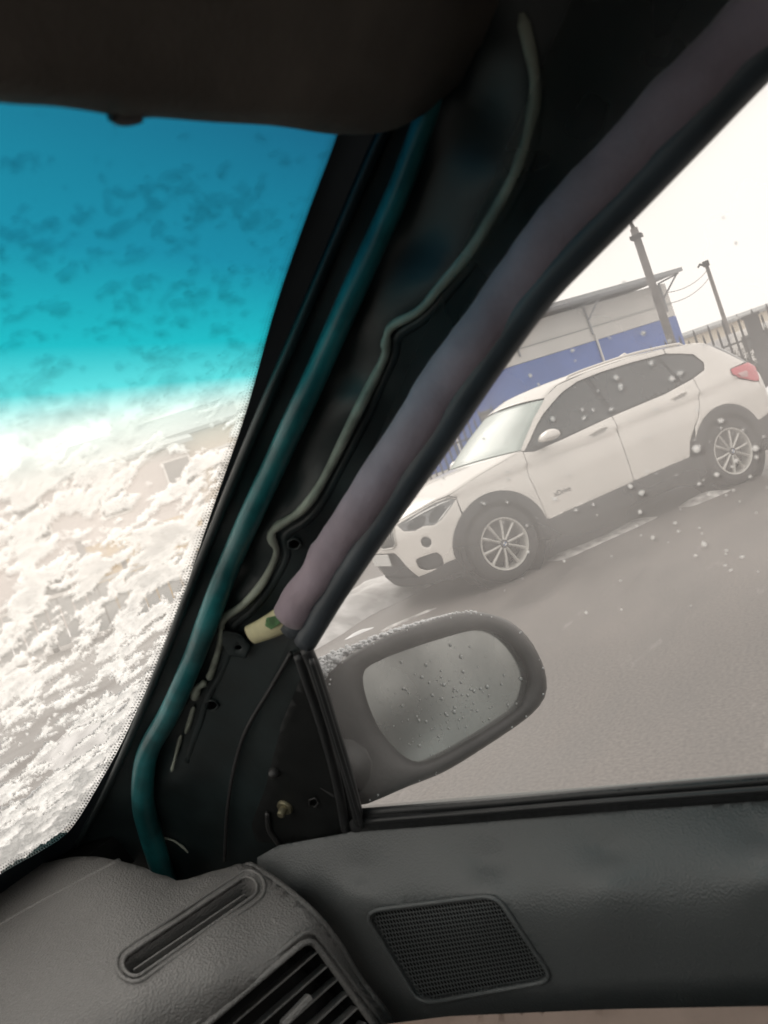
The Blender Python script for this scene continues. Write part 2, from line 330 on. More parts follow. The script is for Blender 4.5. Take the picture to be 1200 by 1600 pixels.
HOLES = [hexa((460, 850), 11, .8), hexa((330, 1102), 12, .7), hexa((373, 1013), 8, .9)]
pillar, hl = panel('pillar_panel', PO, HOLES, fn_pillar, M['metal_dark'], CAR, 20, 9, .002)
mb = MB()
for h in hl[1:]:
    mb = MB(); Q = wall(mb, fn_pillar(h), PN, .012); mb.add(Q, [tuple(range(len(Q)))]); mb.build('pillar_hole', M['hole'], pillar)
MB().tube(fn_pillar(PLB, .002), .0045, 8).build('panel_edge', M['metal_dark'], pillar, True)
# rolled rims round the holes
for h in hl[1:]:
    P = fn_pillar(np.vstack([h, h[:2]]), .001); MB().tube(P, .0013, 6, cap=False).build('hole_rim', M['metal_dark'], pillar, True)
# pale seam bead along the sheet edge, in the pieces one can see
for seg, r in (([(815, 20), (836, 130), (822, 220), (795, 290), (740, 385), (690, 445), (655, 485), (612, 510), (603, 535), (600, 560), (560, 640), (505, 750), (470, 798), (432, 824), (424, 840), (432, 864), (412, 908), (380, 945), (350, 966), (346, 985), (344, 1005), (334, 1040), (326, 1062)], .0032),
               ([(322, 1066), (308, 1076), (304, 1092)], .0042), ([(303, 1104), (296, 1128), (290, 1146)], .0022), ([(283, 1149), (274, 1182), (268, 1206)], .0019), ([(250, 1308), (270, 1313), (286, 1324), (294, 1333)], .0014)):
    L = catmull(seg, 6); P = fn_pillar(L, .003); n = len(P)
    rr = r*(.8+.5*np.array([vnoise(np.array([i*.35]), np.array([r*1e4]), 3)[0] for i in range(n)])); rr[0] *= .4; rr[-1] *= .4
    MB().tube(P, rr, 8).build('seam_bead', M['sealant'], pillar, True)
# stepped flange just right of the bead
L = catmull([(845, 120), (832, 230), (805, 300), (748, 395), (700, 455), (660, 498), (622, 524), (614, 560), (575, 645), (518, 758), (482, 810), (446, 836), (448, 868), (424, 916), (392, 955), (366, 978), (360, 1010), (346, 1052), (324, 1090), (312, 1130), (292, 1190)], 6)
MB().tube(fn_pillar(L, -.001), .004, 8, squash=.6, nrm=-PN).build('sheet_flange', M['metal_dark'], pillar, True)
# dark trim-edge line lower down, beside the door seal
L = catmull([(455, 1020), (420, 1080), (385, 1140), (366, 1200), (355, 1270), (351, 1345)], 8)
MB().tube(fn_pillar(L, .006), .0022, 6).build('trim_edge', M['dark'], pillar, True)
# clip bracket low on the pillar
panel('clip_bracket', [(348, 986), (376, 992), (392, 1010), (384, 1030), (358, 1024), (346, 1004)], [hexa((372, 1012), 6)], lambda U: fn_pillar(U, .006), M['metal_dark'], pillar, 8, 5, .002)

# ---- teal hose clipped to the pillar
L = catmull([(672, 120), (655, 182), (612, 300), (560, 415), (490, 572), (430, 705), (352, 880), (298, 1025), (262, 1110), (230, 1170), (222, 1215), (224, 1258), (236, 1305), (256, 1370), (270, 1420)], 10)
tt = np.linspace(0, 1, len(L)); L = L+np.stack([10*np.clip(1.6-2*tt, 0, 1), 0*tt], 1)
P = fn_pillar(L, .012)
MB().tube(P, .006+.008*np.clip(tt*1.2, 0, 1), 16).build('teal_hose', M['teal'], CAR, True)

# ---- rolled curtain airbag in lilac cloth, cream tag at its lower end
L = catmull([(452, 962), (520, 862), (600, 742), (690, 606), (790, 468), (900, 330), (1020, 200), (1140, 80), (1290, -60), (1420, -180)], 12)
P = fn_pillar(L, .016); n = len(P); mb = MB(); mb.tube(P, .0165, 18, squash=.8, nrm=-PN)
V = np.array(mb.v); ii = np.repeat(np.arange(n), 18); kk = np.tile(np.arange(18), n); cc = P[ii]
k2 = 1 + .16*(fbm(ii*.16, kk*.25, 3, 5)-.5)*2*np.minimum(1, ii/3.0) + .07*np.sin(ii*.9+kk*.5)*(ii < 12)
V = cc+(V-cc)*k2[:, None]; mb.v = [tuple(p) for p in V]
airbag = mb.build('curtain_airbag', M['lilac'], CAR, True)
L = catmull([(392, 992), (412, 984), (436, 972), (462, 955)], 6); P = fn_pillar(L, .012); mb = MB(); mb.tube(P, np.linspace(.010, .0135, len(P)), 12, squash=.55, nrm=-PN); mb.build('end_tag', M['cream'], airbag, True)
panel('green_stamp', [(416, 966), (432, 962), (438, 974), (424, 984), (414, 978)], [], lambda U: fn_pillar(U, .0215), M['green'], airbag, 5, 3, .0006)

# ---- door frame, seals and window channel
WE = [(1420, -128), (1200, 97), (1090, 214), (990, 320), (915, 398), (850, 470), (772, 580), (700, 690), (640, 778), (590, 852), (535, 936), (490, 1012)]
L = catmull(WE, 8); P = on_pillar(offset_line(L, 0)+np.array([-13, -10]), .002)
door_frame = MB().tube(P, np.linspace(.0125, .011, len(P)), 14).build('door_seal', M['rubber'], CAR, True)
P = on_pillar(L+np.array([-34, -26]), .000); MB().tube(P, .013, 12, squash=.7, nrm=-PN).build('seal_lip', M['rubber'], door_frame, True)
for pts, r, d, nm in (([(478, 1012), (494, 1052), (515, 1118), (540, 1200), (562, 1284)], .006, .006, 'window_channel'), ([(466, 1022), (482, 1070), (502, 1130), (525, 1215), (540, 1296)], .005, .005, 'window_channel'), ([(486, 1030), (505, 1088), (527, 1160), (551, 1240), (566, 1292)], .0025, .012, 'channel_edge')):
    MB().tube(on_pillar(catmull(pts, 6), d), r, 8).build(nm, M['belt'], door_frame, True)
sail, sl_ = panel('mirror_base_plate', [(478, 1040), (500, 1110), (530, 1220), (552, 1292), (540, 1300), (440, 1318), (400, 1316), (392, 1290), (415, 1230), (440, 1130)], [hexa((490, 1254), 8, .9)], lambda U: on_pillar(U, .0015), M['black'], door_frame, 18, 9, .003)
mb = MB(); Q = wall(mb, on_pillar(sl_[1], .0015), PN, .02); mb.add(Q, [tuple(range(len(Q)))]); mb.build('mount_hole', M['hole'], sail)
c = on_pillar([(445, 1262)], .003)[0]; mb = MB(); mb.lathe([(0, .011), (.0035, .011), (.0045, .009), (.0045, .002), (.0085, .002), (.0095, .0), (.0095, -.002)], c, -PN, 12); mb.build('mount_bolt', M['bolt'], sail, True, sharp=30)
MB().tube(on_pillar(np.vstack([sl_[1], sl_[1][:2]]), .003), .0011, 6, cap=False).build('hole_rim', M['dark'], sail, True)
c = on_pillar([(428, 1208)], .004)[0]; MB().lathe([(0, .006), (.004, .005), (.006, .001), (.006, -.003)], c, -PN, 10).build('rivet', M['dark'], sail, True)
MB().tube(on_pillar(catmull([(418, 1270), (420, 1295), (432, 1314), (446, 1330)], 5), .004), .003, 8).build('cable', M['dark'], sail, True)

# ---- door panel
DR = []
def row(pts, x): DR.extend([(u, v, x if np.isscalar(x) else x[i]) for i, (u, v) in enumerate(pts)])
row([(400, 1316), (560, 1293), (760, 1278), (950, 1263), (1200, 1246), (1480, 1228)], .600)
row([(400, 1350), (560, 1330), (760, 1312), (950, 1296), (1200, 1276), (1480, 1256)], .590)
row([(420, 1385), (560, 1368), (760, 1352), (950, 1336), (1200, 1316), (1480, 1296)], .5815)
row([(440, 1405), (560, 1385), (760, 1370), (950, 1356), (1200, 1338), (1480, 1318)], .570)
row([(470, 1425), (545, 1405), (760, 1392), (950, 1380), (1200, 1364), (1480, 1345)], [.585, .565, .560, .559, .558, .558])
row([(500, 1470), (560, 1450), (680, 1440), (820, 1440), (1000, 1430), (1200, 1420), (1480, 1405)], [.60, .572, .560, .557, .556, .556, .556])
row([(540, 1530), (600, 1510), (700, 1500), (850, 1500), (1000, 1500), (1200, 1490), (1480, 1480)], [.60, .578, .565, .560, .560, .560, .560])
row([(590, 1610), (650, 1595), (750, 1590), (900, 1585), (1050, 1580), (1200, 1575), (1480, 1565)], [.60, .582, .572, .568, .568, .568, .568])
_dt = TPS(DR)
def fn_door(U, off=0.0):
    D = rays(U); return CP + D*((_dt(U)-off)/D[:, 0])[:, None]
GR = rounded([(568, 1424), (774, 1398), (866, 1532), (656, 1570)], .13, 6)
door, dl = panel('door_panel', [(402, 1340), (435, 1321), (545, 1301), (570, 1291), (760, 1277), (950, 1262), (1200, 1245), (1480, 1226), (1480, 1620), (1200, 1640), (900, 1660), (640, 1680), (520, 1640), (470, 1520), (400, 1420)], [GR], fn_door, M['door'], CAR, 16, 8, .003)
mb = MB(); ring = fn_door(dl[1]); Q = wall(mb, ring, (1, 0, -.1), .007, .965); mb.build('grille_recess', M['door'], door, True)
MB().tube(np.vstack([fn_door(dl[1], .001), fn_door(dl[1][:2], .001)]), .0022, 8, cap=False).build('grille_rim', M['door'], door, True)
# perforated speaker mesh: hexagonal holes punched in a plate
g0, g1, g2, g3 = [np.array(p, float) for p in ((574, 1427), (770, 1403), (860, 1531), (660, 1566))]
inner = (np.array(dl[1])-np.array(dl[1]).mean(0))*.955+np.array(dl[1]).mean(0)
mb = MB(); NXh, NYh = 40, 21
def bil(a, b): return (g0*(1-a)+g1*a)*(1-b)+(g3*(1-a)+g2*a)*b
for j in range(NYh):
    for i in range(NXh):
        a, b = (i+.5+(.5 if j % 2 else 0))/NXh, (j+.5)/NYh
        c = bil(a, b)
        if a > 1 or not inpoly([c], inner)[0]: continue
        da, db = .5/NXh, .5/NYh
        O6 = [bil(a+da*1.02*x, b+db*1.02*y) for x, y in ((0, -1.34), (1, -.66), (1, .66), (0, 1.34), (-1, .66), (-1, -.66))]
        I8 = [c+(p-c)*.70 for p in O6]
        P = np.vstack([fn_door(O6, -.004), fn_door(I8, -.004), fn_door(I8, -.006)])
        mb.add(P, [(k, (k+1) % 6, 6+(k+1) % 6, 6+k) for k in range(6)]+[(6+k, 6+(k+1) % 6, 12+(k+1) % 6, 12+k) for k in range(6)])
mb.build('speaker_mesh', M['door'], door, kind='stuff')
mb = MB(); rg = fn_door((np.array(dl[1])-np.array(dl[1]).mean(0))*1.0+np.array(dl[1]).mean(0), -.014); mb.add(rg, [tuple(range(len(rg)))]); mb.build('speaker_backing', M['hole'], door)
# belt weatherstrip along the window sill
belt, _ = panel('sill_weatherstrip', [(562, 1268), (760, 1252), (950, 1235), (1200, 1215), (1480, 1193), (1480, 1232), (1200, 1251), (950, 1268), (760, 1284), (566, 1299), (550, 1302), (545, 1285)], [], lambda U: CP+rays(U)*(.5955/rays(U)[:, 0])[:, None], M['belt'], CAR, 16, 8, .004)
MB().tube(at_line := np.array([at_x(u, v, .599) for u, v in catmull([(560, 1270), (760, 1255), (950, 1238), (1200, 1218), (1480, 1196)], 6)]), .0045, 8).build('strip_lip', M['belt'], belt, True)
MB().tube(np.array([at_x(u, v, .593) for u, v in catmull([(560, 1284), (760, 1268), (950, 1252), (1200, 1233), (1480, 1212)], 6)]), .003, 8).build('strip_lip', M['belt'], belt, True)
# armrest in beige along the bottom of the frame
AR = TPS([(u, v, x) for pts, x in (([(560, 1608), (700, 1590), (950, 1578), (1200, 1573), (1480, 1566)], .522), ([(560, 1625), (700, 1606), (950, 1594), (1200, 1589), (1480, 1582)], .512), ([(560, 1690), (700, 1680), (950, 1670), (1200, 1665), (1480, 1660)], .50)) for u, v in pts])
panel('armrest', [(560, 1606), (700, 1588), (950, 1577), (1200, 1572), (1480, 1565), (1480, 1670), (950, 1690), (560, 1700)], [], lambda U: CP+rays(U)*(AR(U)/rays(U)[:, 0])[:, None], M['beige'], CAR, 16, 8, 0)

# ---- dashboard
DC = [(-250, 1500, .905), (0, 1380, .905), (110, 1338, .902), (190, 1345, .896), (285, 1372, .876), (392, 1352, .872),
      (-250, 1600, .897), (0, 1450, .8965), (100, 1395, .8965), (188, 1352, .896), (290, 1388, .875), (410, 1366, .866),
      (-250, 1680, .885), (0, 1530, .884), (130, 1450, .884), (230, 1405, .882), (320, 1400, .873), (440, 1388, .858),
      (-250, 1760, .872), (0, 1600, .872), (170, 1540, .870), (290, 1460, .868), (390, 1420, .860), (485, 1428, .838),
      (-250, 1850, .855), (0, 1690, .852), (210, 1600, .848), (340, 1530, .846), (430, 1470, .841), (525, 1478, .795),
      (-250, 1950, .82), (0, 1790, .81), (270, 1680, .785), (390, 1590, .797), (490, 1515, .800), (560, 1532, .750),
      (-250, 2060, .75), (60, 1900, .73), (330, 1780, .71), (460, 1680, .725), (560, 1605, .735), (620, 1610, .685)]
_zt = TPS(DC)
RIDGE = [(-260, 1605), (0, 1450), (100, 1394), (188, 1348)]
def fn_dash(U, off=0.0):
    U = np.atleast_2d(np.array(U, float)); z = _zt(U)
    D = rays(U); return CP + D*((z+off-CP[2])/D[:, 2])[:, None]
def stadium(a, b, ra, rb, n=10):
    a, b = np.array(a, float), np.array(b, float); th = math.atan2(b[1]-a[1], b[0]-a[0])
    return [tuple(a+ra*np.array((math.cos(w), math.sin(w)))) for w in np.linspace(th+math.pi/2, th+1.5*math.pi, n)] + [tuple(b+rb*np.array((math.cos(w), math.sin(w)))) for w in np.linspace(th-math.pi/2, th+math.pi/2, n)]
VA, VB = (211, 1506), (385, 1387)
SLOT = stadium(VA, VB, 19, 17); SLOT_OUT = stadium((210, 1506), (388, 1386), 28, 26)
VENT = rounded([(484, 1464), (592, 1612), (400, 1800), (258, 1655)], .09, 5)
VENT_OUT = rounded([(485, 1448), (612, 1618), (402, 1822), (236, 1655)], .09, 5)
DO = [(-250, 1500), (0, 1380), (60, 1350), (110, 1339), (150, 1338), (190, 1346), (228, 1356), (240, 1364), (262, 1369), (275, 1376), (292, 1374), (330, 1362), (355, 1356), (372, 1349), (394, 1353), (440, 1386), (490, 1430), (530, 1480), (560, 1530), (615, 1605), (650, 1690), (480, 1800), (200, 1880), (0, 1900), (-250, 1980)]
dash, dh = panel('dashboard', DO, [SLOT, VENT], fn_dash, M['dash'], CAR, 15, 8, .004)
# folded ridge towards the glass and rolled right edge
MB().tube(fn_dash(catmull(RIDGE, 8), -.0035), .006, 10).build('dash_ridge', M['dash'], dash, True)
MB().tube(fn_dash(catmull([(380, 1351), (396, 1356), (440, 1387), (490, 1431), (530, 1481), (560, 1531), (615, 1606), (650, 1690)], 8), -.004), [.0012]*3+[.003]*3+[.0045]*4+[.0052]*47, 10).build('dash_edge', M['dash'], dash, True)
# defroster slot
INTO = nvec(.05, .35, -1); mb = MB(); Q = wall(mb, fn_dash(dh[1]), INTO, .022, .95); mb.build('slot_wall', M['dash'], dash, True)
mb = MB(); mb.add(Q, [tuple(range(len(Q)))]); mb.build('slot_floor', M['hole'], dash)
P = fn_dash(SLOT_OUT, .0003); MB().tube(np.vstack([P, P[:2]]), .0020, 8, cap=False).build('slot_rim', M['dash'], dash, True)
P = fn_dash(SLOT, .0008); MB().tube(np.vstack([P, P[:2]]), .0017, 8, cap=False).build('slot_lip', M['dash'], dash, True)
a, b = fn_dash([(208, 1512), (382, 1394)]); mb = MB(); up = -INTO; side = nvec(*np.cross(b-a, up)); c = (a+b)/2+INTO*.009
mb.box(c, (np.linalg.norm(b-a), .0016, .014), [nvec(*(b-a)), side, up]); mb.build('slot_blade', M['dash'], dash)
# end vent with slats and thumb tab
INV = nvec(.42, .80, -.30); mb = MB(); Q = wall(mb, fn_dash(dh[2]), INV, .045, .97); mb.build('vent_wall', M['black'], dash, True); mb = MB(); mb.add(Q, [tuple(range(len(Q)))]); mb.build('vent_floor', M['hole'], dash)
for outl, r, d in ((VENT, .0030, .0042), (VENT_OUT, .0022, .0026)):
    P = fn_dash(outl, d); MB().tube(np.vstack([P, P[:2]]), r, 8, cap=False).build('vent_bezel', M['dash'], dash, True)
for k, e in enumerate([(499, 1487), (516, 1508), (532, 1529), (548, 1552), (562, 1575), (575, 1599), (584, 1626)]):
    l = (e[0]-215+k*9, e[1]+215*.86-k*4); a, b = fn_dash([l, e]); c = (a+b)/2+INV*.014; ax = nvec(*(b-a)); nn = nvec(*np.cross(ax, INV))
    mb = MB(); mb.box(c, (np.linalg.norm(b-a), .0022, .020), [ax, nn, INV]); bevel(mb.build('vent_slat', M['dash'], dash), .0006, 1)
a, b = fn_dash([(440, 1602), (484, 1556)]); c = (a+b)/2-INV*.001; ax = nvec(*(b-a)); nn = nvec(*np.cross(ax, INV)); mb = MB(); mb.box(c, (np.linalg.norm(b-a), .007, .012), [ax, nn, INV]); bevel(mb.build('vent_tab', M['dash'], dash), .002, 2)

# ---- sun visor
VN, VP_ = nvec(0, .62, .78), np.array([.3, .175, 1.385])
VO = catmull([(-320, 60), (-150, 140), (0, 161), (90, 167), (172, 180), (190, 190), (208, 190), (236, 184), (330, 191), (430, 197), (520, 210), (590, 208), (640, 192), (700, 148), (762, 86), (822, 28), (880, -40), (960, -160), (600, -300), (100, -330), (-320, -250)], 6, True)
vv, vf, vl = cdt(VO, [], 26, 12)
ed = np.min(np.sqrt(((vv[:, None]-vl[0][None])**2).sum(2)), axis=1); th = .011*np.sqrt(np.clip(1-(1-np.clip(ed/60, 0, 1))**2, 0, 1))
wr = .0022*(fbm(vv[:, 0]/90, vv[:, 1]/60, 3, 9)-.5)
fr = on_plane(vv, VN, VP_, th+wr+.001); bk = on_plane(vv, VN, VP_, -.001-th*.6); n = len(vv)
F1 = orient(fr, vf, to_cam); F2 = orient(bk, vf, to_cam)[:, ::-1]+n
visor = mesh('sun_visor', np.vstack([fr, bk]), list(map(tuple, F1))+list(map(tuple, F2)), M['visor'], CAR)
MB().tube(on_plane(catmull([(174, 180), (188, 187), (204, 187), (218, 183)], 4), VN, VP_, .002), .0022, 8).build('visor_clip', M['dark'], visor, True)

# ---- side glass with specks of wet snow and a mist film, denser up top to paint in veiling glare
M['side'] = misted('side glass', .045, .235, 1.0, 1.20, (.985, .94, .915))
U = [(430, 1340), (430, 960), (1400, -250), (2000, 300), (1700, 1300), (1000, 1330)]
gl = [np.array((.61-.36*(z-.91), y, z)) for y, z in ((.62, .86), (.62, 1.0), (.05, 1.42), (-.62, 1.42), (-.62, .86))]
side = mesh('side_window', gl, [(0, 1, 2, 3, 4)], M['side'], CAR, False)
M['speck'] = snowmat('wet snow speck', (.96, .95, .94), .92, .0, 300)
ICO = []
def ico():
    b = bmesh.new(); bmesh.ops.create_icosphere(b, subdivisions=1, radius=1); v = np.array([q.co[:] for q in b.verts]); f = [tuple(q.index for q in p.verts) for p in b.faces]; b.free(); return v, f
IV, IF = ico()
mb = MB(); cnt = 0
spk = [(963, 590, 5), (970, 605, 5), (1018, 567, 4), (1126, 657, 6), (1088, 702, 7), (1046, 533, 4), (1006, 521, 5), (985, 760, 5), (1002, 770, 6), (1062, 583, 6), (1050, 592, 4), (955, 640, 4), (1012, 736, 4), (864, 655, 4), (1120, 742, 5), (1020, 840, 4), (1100, 850, 5), (1160, 870, 4), (1060, 830, 3), (910, 640, 3), (868, 780, 4), (1090, 640, 3), (1180, 700, 5), (1150, 720, 4), (1000, 800, 4), (1150, 380, 3), (1130, 340, 2)]
rs = random.Random(4)
for _ in range(100):
    spk.append((rs.uniform(660, 1200), rs.gauss(720, 120), rs.uniform(1.0, 3.2)))
for u, v, r in spk:
    if not inpoly([(u, v)], [(620, 820), (860, 480), (1000, 330), (1230, 100), (1230, 1190), (620, 1240)])[0]: continue
    c = on_glass([(u, v)], -.002)[0]; rr = r*.62/1200*.75
    sc = np.array([rs.uniform(.7, 1.3), rs.uniform(.7, 1.3), rs.uniform(.7, 1.4)])*rr
    A = np.stack([GN, np.array([0, 1., 0]), np.cross(GN, [0, 1., 0])]); mb.add(c + (IV*sc*np.array([.35, 1, 1])*RNG.uniform(.75, 1.2, (len(IV), 1))) @ A, IF)
mb.build('snow_specks', M['speck'], side, True, kind='stuff')

# ---- door mirror
MNn = nvec(-.52, -.83, .14); MP = at_x(566, 1049, .70)
def on_mir(U, off=0.0): return on_plane(U, MNn, MP, off)
MOUT = catmull([(500, 1110), (504, 1068), (530, 1034), (562, 1013), (612, 990), (667, 971), (705, 960), (745, 956), (787, 966), (822, 992), (845, 1030), (854, 1062), (851, 1090), (826, 1120), (761, 1165), (694, 1206), (630, 1232), (574, 1256), (545, 1258), (520, 1180)], 5, True)
MIN = catmull([(566, 1049), (590, 1032), (626, 1017), (690, 996), (735, 984), (765, 984), (790, 997), (814, 1026), (826, 1060), (815, 1099), (790, 1120), (740, 1152), (690, 1180), (655, 1192), (626, 1180), (592, 1141), (570, 1090)], 5, True)
def by_angle(P, c, n=72):
    d = P-c; a = np.arctan2(d[:, 1], d[:, 0]); o = np.argsort(a); a = a[o]; r = np.linalg.norm(d, axis=1)[o]; q = np.linspace(-math.pi, math.pi, n, endpoint=False)
    rr = np.interp(q, np.concatenate([[a[-1]-2*math.pi], a, [a[0]+2*math.pi]]), np.concatenate([[r[-1]], r, [r[0]]])); return c+np.stack([np.cos(q), np.sin(q)], 1)*rr[:, None]
mc = np.array([690., 1090.]); o_ = by_angle(MOUT, mc); i_ = by_angle(MIN, mc); away = -MNn
Pin = on_mir(i_, 0); cM = on_mir([mc], 0)[0]
rings = [on_mir(mc+(i_-mc)*.975, -.012), on_mir(i_, .0), on_mir(i_*.7+o_*.3, .006), on_mir(i_*.25+o_*.75, .006), on_mir(mc+(o_-mc)*.985, .002), on_mir(o_, -.006)]
for dd, s_ in ((.03, 1.015), (.06, .97), (.09, .84), (.108, .6), (.115, .25)):
    b = on_mir(o_, -.006); cc = b.mean(0); rings.append(cc+(b-cc)*s_+away*dd)
n = 72; V = np.vstack(rings); k = len(rings)
mirror = mesh('door_mirror', V, [(r*n+i, r*n+(i+1) % n, (r+1)*n+(i+1) % n, (r+1)*n+i) for r in range(k-1) for i in range(n)]+[tuple((k-1)*n+i for i in range(n))], M['mirror_shell'], CAR, True, sharp=80)
def mirror_glass_mat():
    m = bpy.data.materials.new('misted mirror'); m.use_nodes = True; t = m.node_tree; t.nodes.clear(); N = t.nodes.new; L = t.links.new
    o = N('ShaderNodeOutputMaterial'); mx = N('ShaderNodeMixShader'); g = N('ShaderNodeBsdfGlossy'); g.inputs['Color'].default_value = (.40, .41, .395, 1); g.inputs['Roughness'].default_value = .17; d = N('ShaderNodeBsdfDiffuse'); d.inputs[0].default_value = (.24, .25, .245, 1)
    tc = N('ShaderNodeTexCoord'); no = N('ShaderNodeTexNoise'); no.inputs['Scale'].default_value = 16; no.inputs['Detail'].default_value = 6; L(tc.outputs['Object'], no.inputs['Vector'])
    r = N('ShaderNodeMapRange'); r.inputs[1].default_value = .35; r.inputs[2].default_value = .7; r.inputs[3].default_value = .25; r.inputs[4].default_value = .6; L(no.outputs['Fac'], r.inputs[0]); L(r.outputs[0], mx.inputs[0]); L(g.outputs[0], mx.inputs[1]); L(d.outputs[0], mx.inputs[2]); L(mx.outputs[0], o.inputs[0]); return m
panel('mirror_glass', mc+(i_-mc)*1.03, [], lambda U: on_mir(U, -.009), mirror_glass_mat(), mirror, 20, 12, 0)
M['drop'] = mat('water drop', (.5, .51, .505), .15, spec=.8)
mb = MB()
for _ in range(170):
    u, v = rs.gauss(705, 60), rs.gauss(1105, 45)
    if not inpoly([(u, v)], mc+(i_-mc)*.95)[0]: continue
    c = on_mir([(u, v)], -.0085)[0]; r = .0006+.0022*rs.random()**3; A = np.stack([MNn, nvec(*np.cross(MNn, [0, 0, 1.])), np.array([0, 0, 1.])])
    mb.add(c+(IV*np.array([.5, 1, rs.uniform(.8, 1.3)])*r) @ A, IF)
mb.build('water_drops', M['drop'], mirror, True, kind='stuff')
# foot of the mirror
MB().tube([on_mir([(560, 1200)], -.07)[0], on_mir([(545, 1200)], -.05)[0], on_pillar([(535, 1200)], -.02)[0]], [.03, .03, .03], 12).build('mirror_foot', M['mirror_shell'], mirror, True)
# wet snow caught on the mirror's top
M['wetsnow'] = snowmat('wet snow', (.85, .86, .87), .3, .3, 200)
mb = MB(); top = MOUT[(MOUT[:, 1] < 1075) & (MOUT[:, 0] < 760)]; top = top[np.argsort(top[:, 0])]
for _ in range(900):
    a = rs.random()**1.5; q = top[int(a*(len(top)-1))]; w = max(.12, 1-1.15*(q[0]-500)/260); dpt = rs.uniform(-.004, .09*(.35+.65*w)); s_ = rs.uniform(.0012, .0042)*(.55+.6*w)
    b = on_mir([mc+(q-mc)*(1.0-rs.random()*.05*w)], -.006)[0]+away*dpt*1.0+np.array([0, 0, rs.uniform(-.004, .004)*w + .004*w])
    mb.add(b+IV*s_*RNG.uniform(.7, 1.3, (len(IV), 1))*np.array([1, 1, .8]), IF)
for _ in range(60):
    q = MOUT[rs.randrange(len(MOUT))]; b = on_mir([mc+(q-mc)*rs.uniform(.88, .99)], .004)[0]; mb.add(b+IV*rs.uniform(.0006, .0016), IF)
tag(mb.build('mirror_snow', M['wetsnow'], None, True), 'wet snow lying along the top of the door mirror', 'snow', kind='stuff')

# ---- the rest of the cabin shell and outer skin
def slab(name, lo, hi, m, parent=CAR): lo, hi = np.array(lo, float), np.array(hi, float); return MB().box((lo+hi)/2, hi-lo).build(name, m, parent)
slab('headliner', (-.70, -2.2, 1.452), (.50, .165, 1.475), M['liner']); slab('floor_pan', (-.9, -2.2, .2), (.62, 1.0, .24), M['black']); slab('firewall', (-.9, .96, .24), (.60, .985, .86), M['black'])
slab('left_door', (-.90, -2.2, .24), (-.84, .95, .92), M['dark']); slab('centre_pillar', (-.84, -.55, .92), (-.70, -.42, 1.452), M['liner']); slab('rear_panel', (-.9, -2.24, .24), (.62, -2.2, .98), M['liner'])
slab('seat_bench', (-.78, -1.75, .24), (.52, -1.1, .98), M['liner']); slab('inner_door_board', (.60, -2.2, .24), (.63, .1, .86), M['dark'])
mesh('centre_pillar', [(.63, -.62, .86), (.60, -.62, .86), (.44, -.62, 1.46), (.47, -.62, 1.46), (.63, -.74, .86), (.60, -.74, .86), (.44, -.74, 1.46), (.47, -.74, 1.46)], [(0, 1, 2, 3), (4, 7, 6, 5), (0, 4, 5, 1), (3, 2, 6, 7), (0, 3, 7, 4), (1, 5, 6, 2)], M['dark'], CAR, False)
mesh('rear_side_window', [(.61-.36*(z-.91), y, z) for y, z in ((-.74, .86), (-.74, 1.42), (-2.1, 1.42), (-2.2, .86))], [(0, 1, 2, 3)], mat('tinted glass', (.02, .025, .025), .05), CAR, False)
o = mesh('outer_skin', [(x, y, z) for y in (2.0, .62, -.7, -2.3) for x, z in ((.645, .885), (.70, .86), (.745, .72), (.735, .45), (.68, .22))], [(r*5+c, r*5+c+1, r*5+5+c+1, r*5+5+c) for r in range(3) for c in range(4)], M['paint'], CAR, True, sharp=40)
hx, hy = np.meshgrid(np.linspace(-.95, .68, 12), np.linspace(.965, 2.05, 10)); hz = .905-.14*((hy-.965)/1.085)**1.5-.10*np.clip((hx-.35)/.33, 0, 1)**2-.10*np.clip((-.6-hx)/.33, 0, 1)**2
mesh('hood', np.stack([hx.ravel(), hy.ravel(), hz.ravel()], 1), [(j*12+i, j*12+i+1, j*12+13+i, j*12+12+i) for j in range(9) for i in range(11)], M['paint'], CAR)
slab('cowl', (-.9, .93, .85), (.62, .99, .895), M['black'])

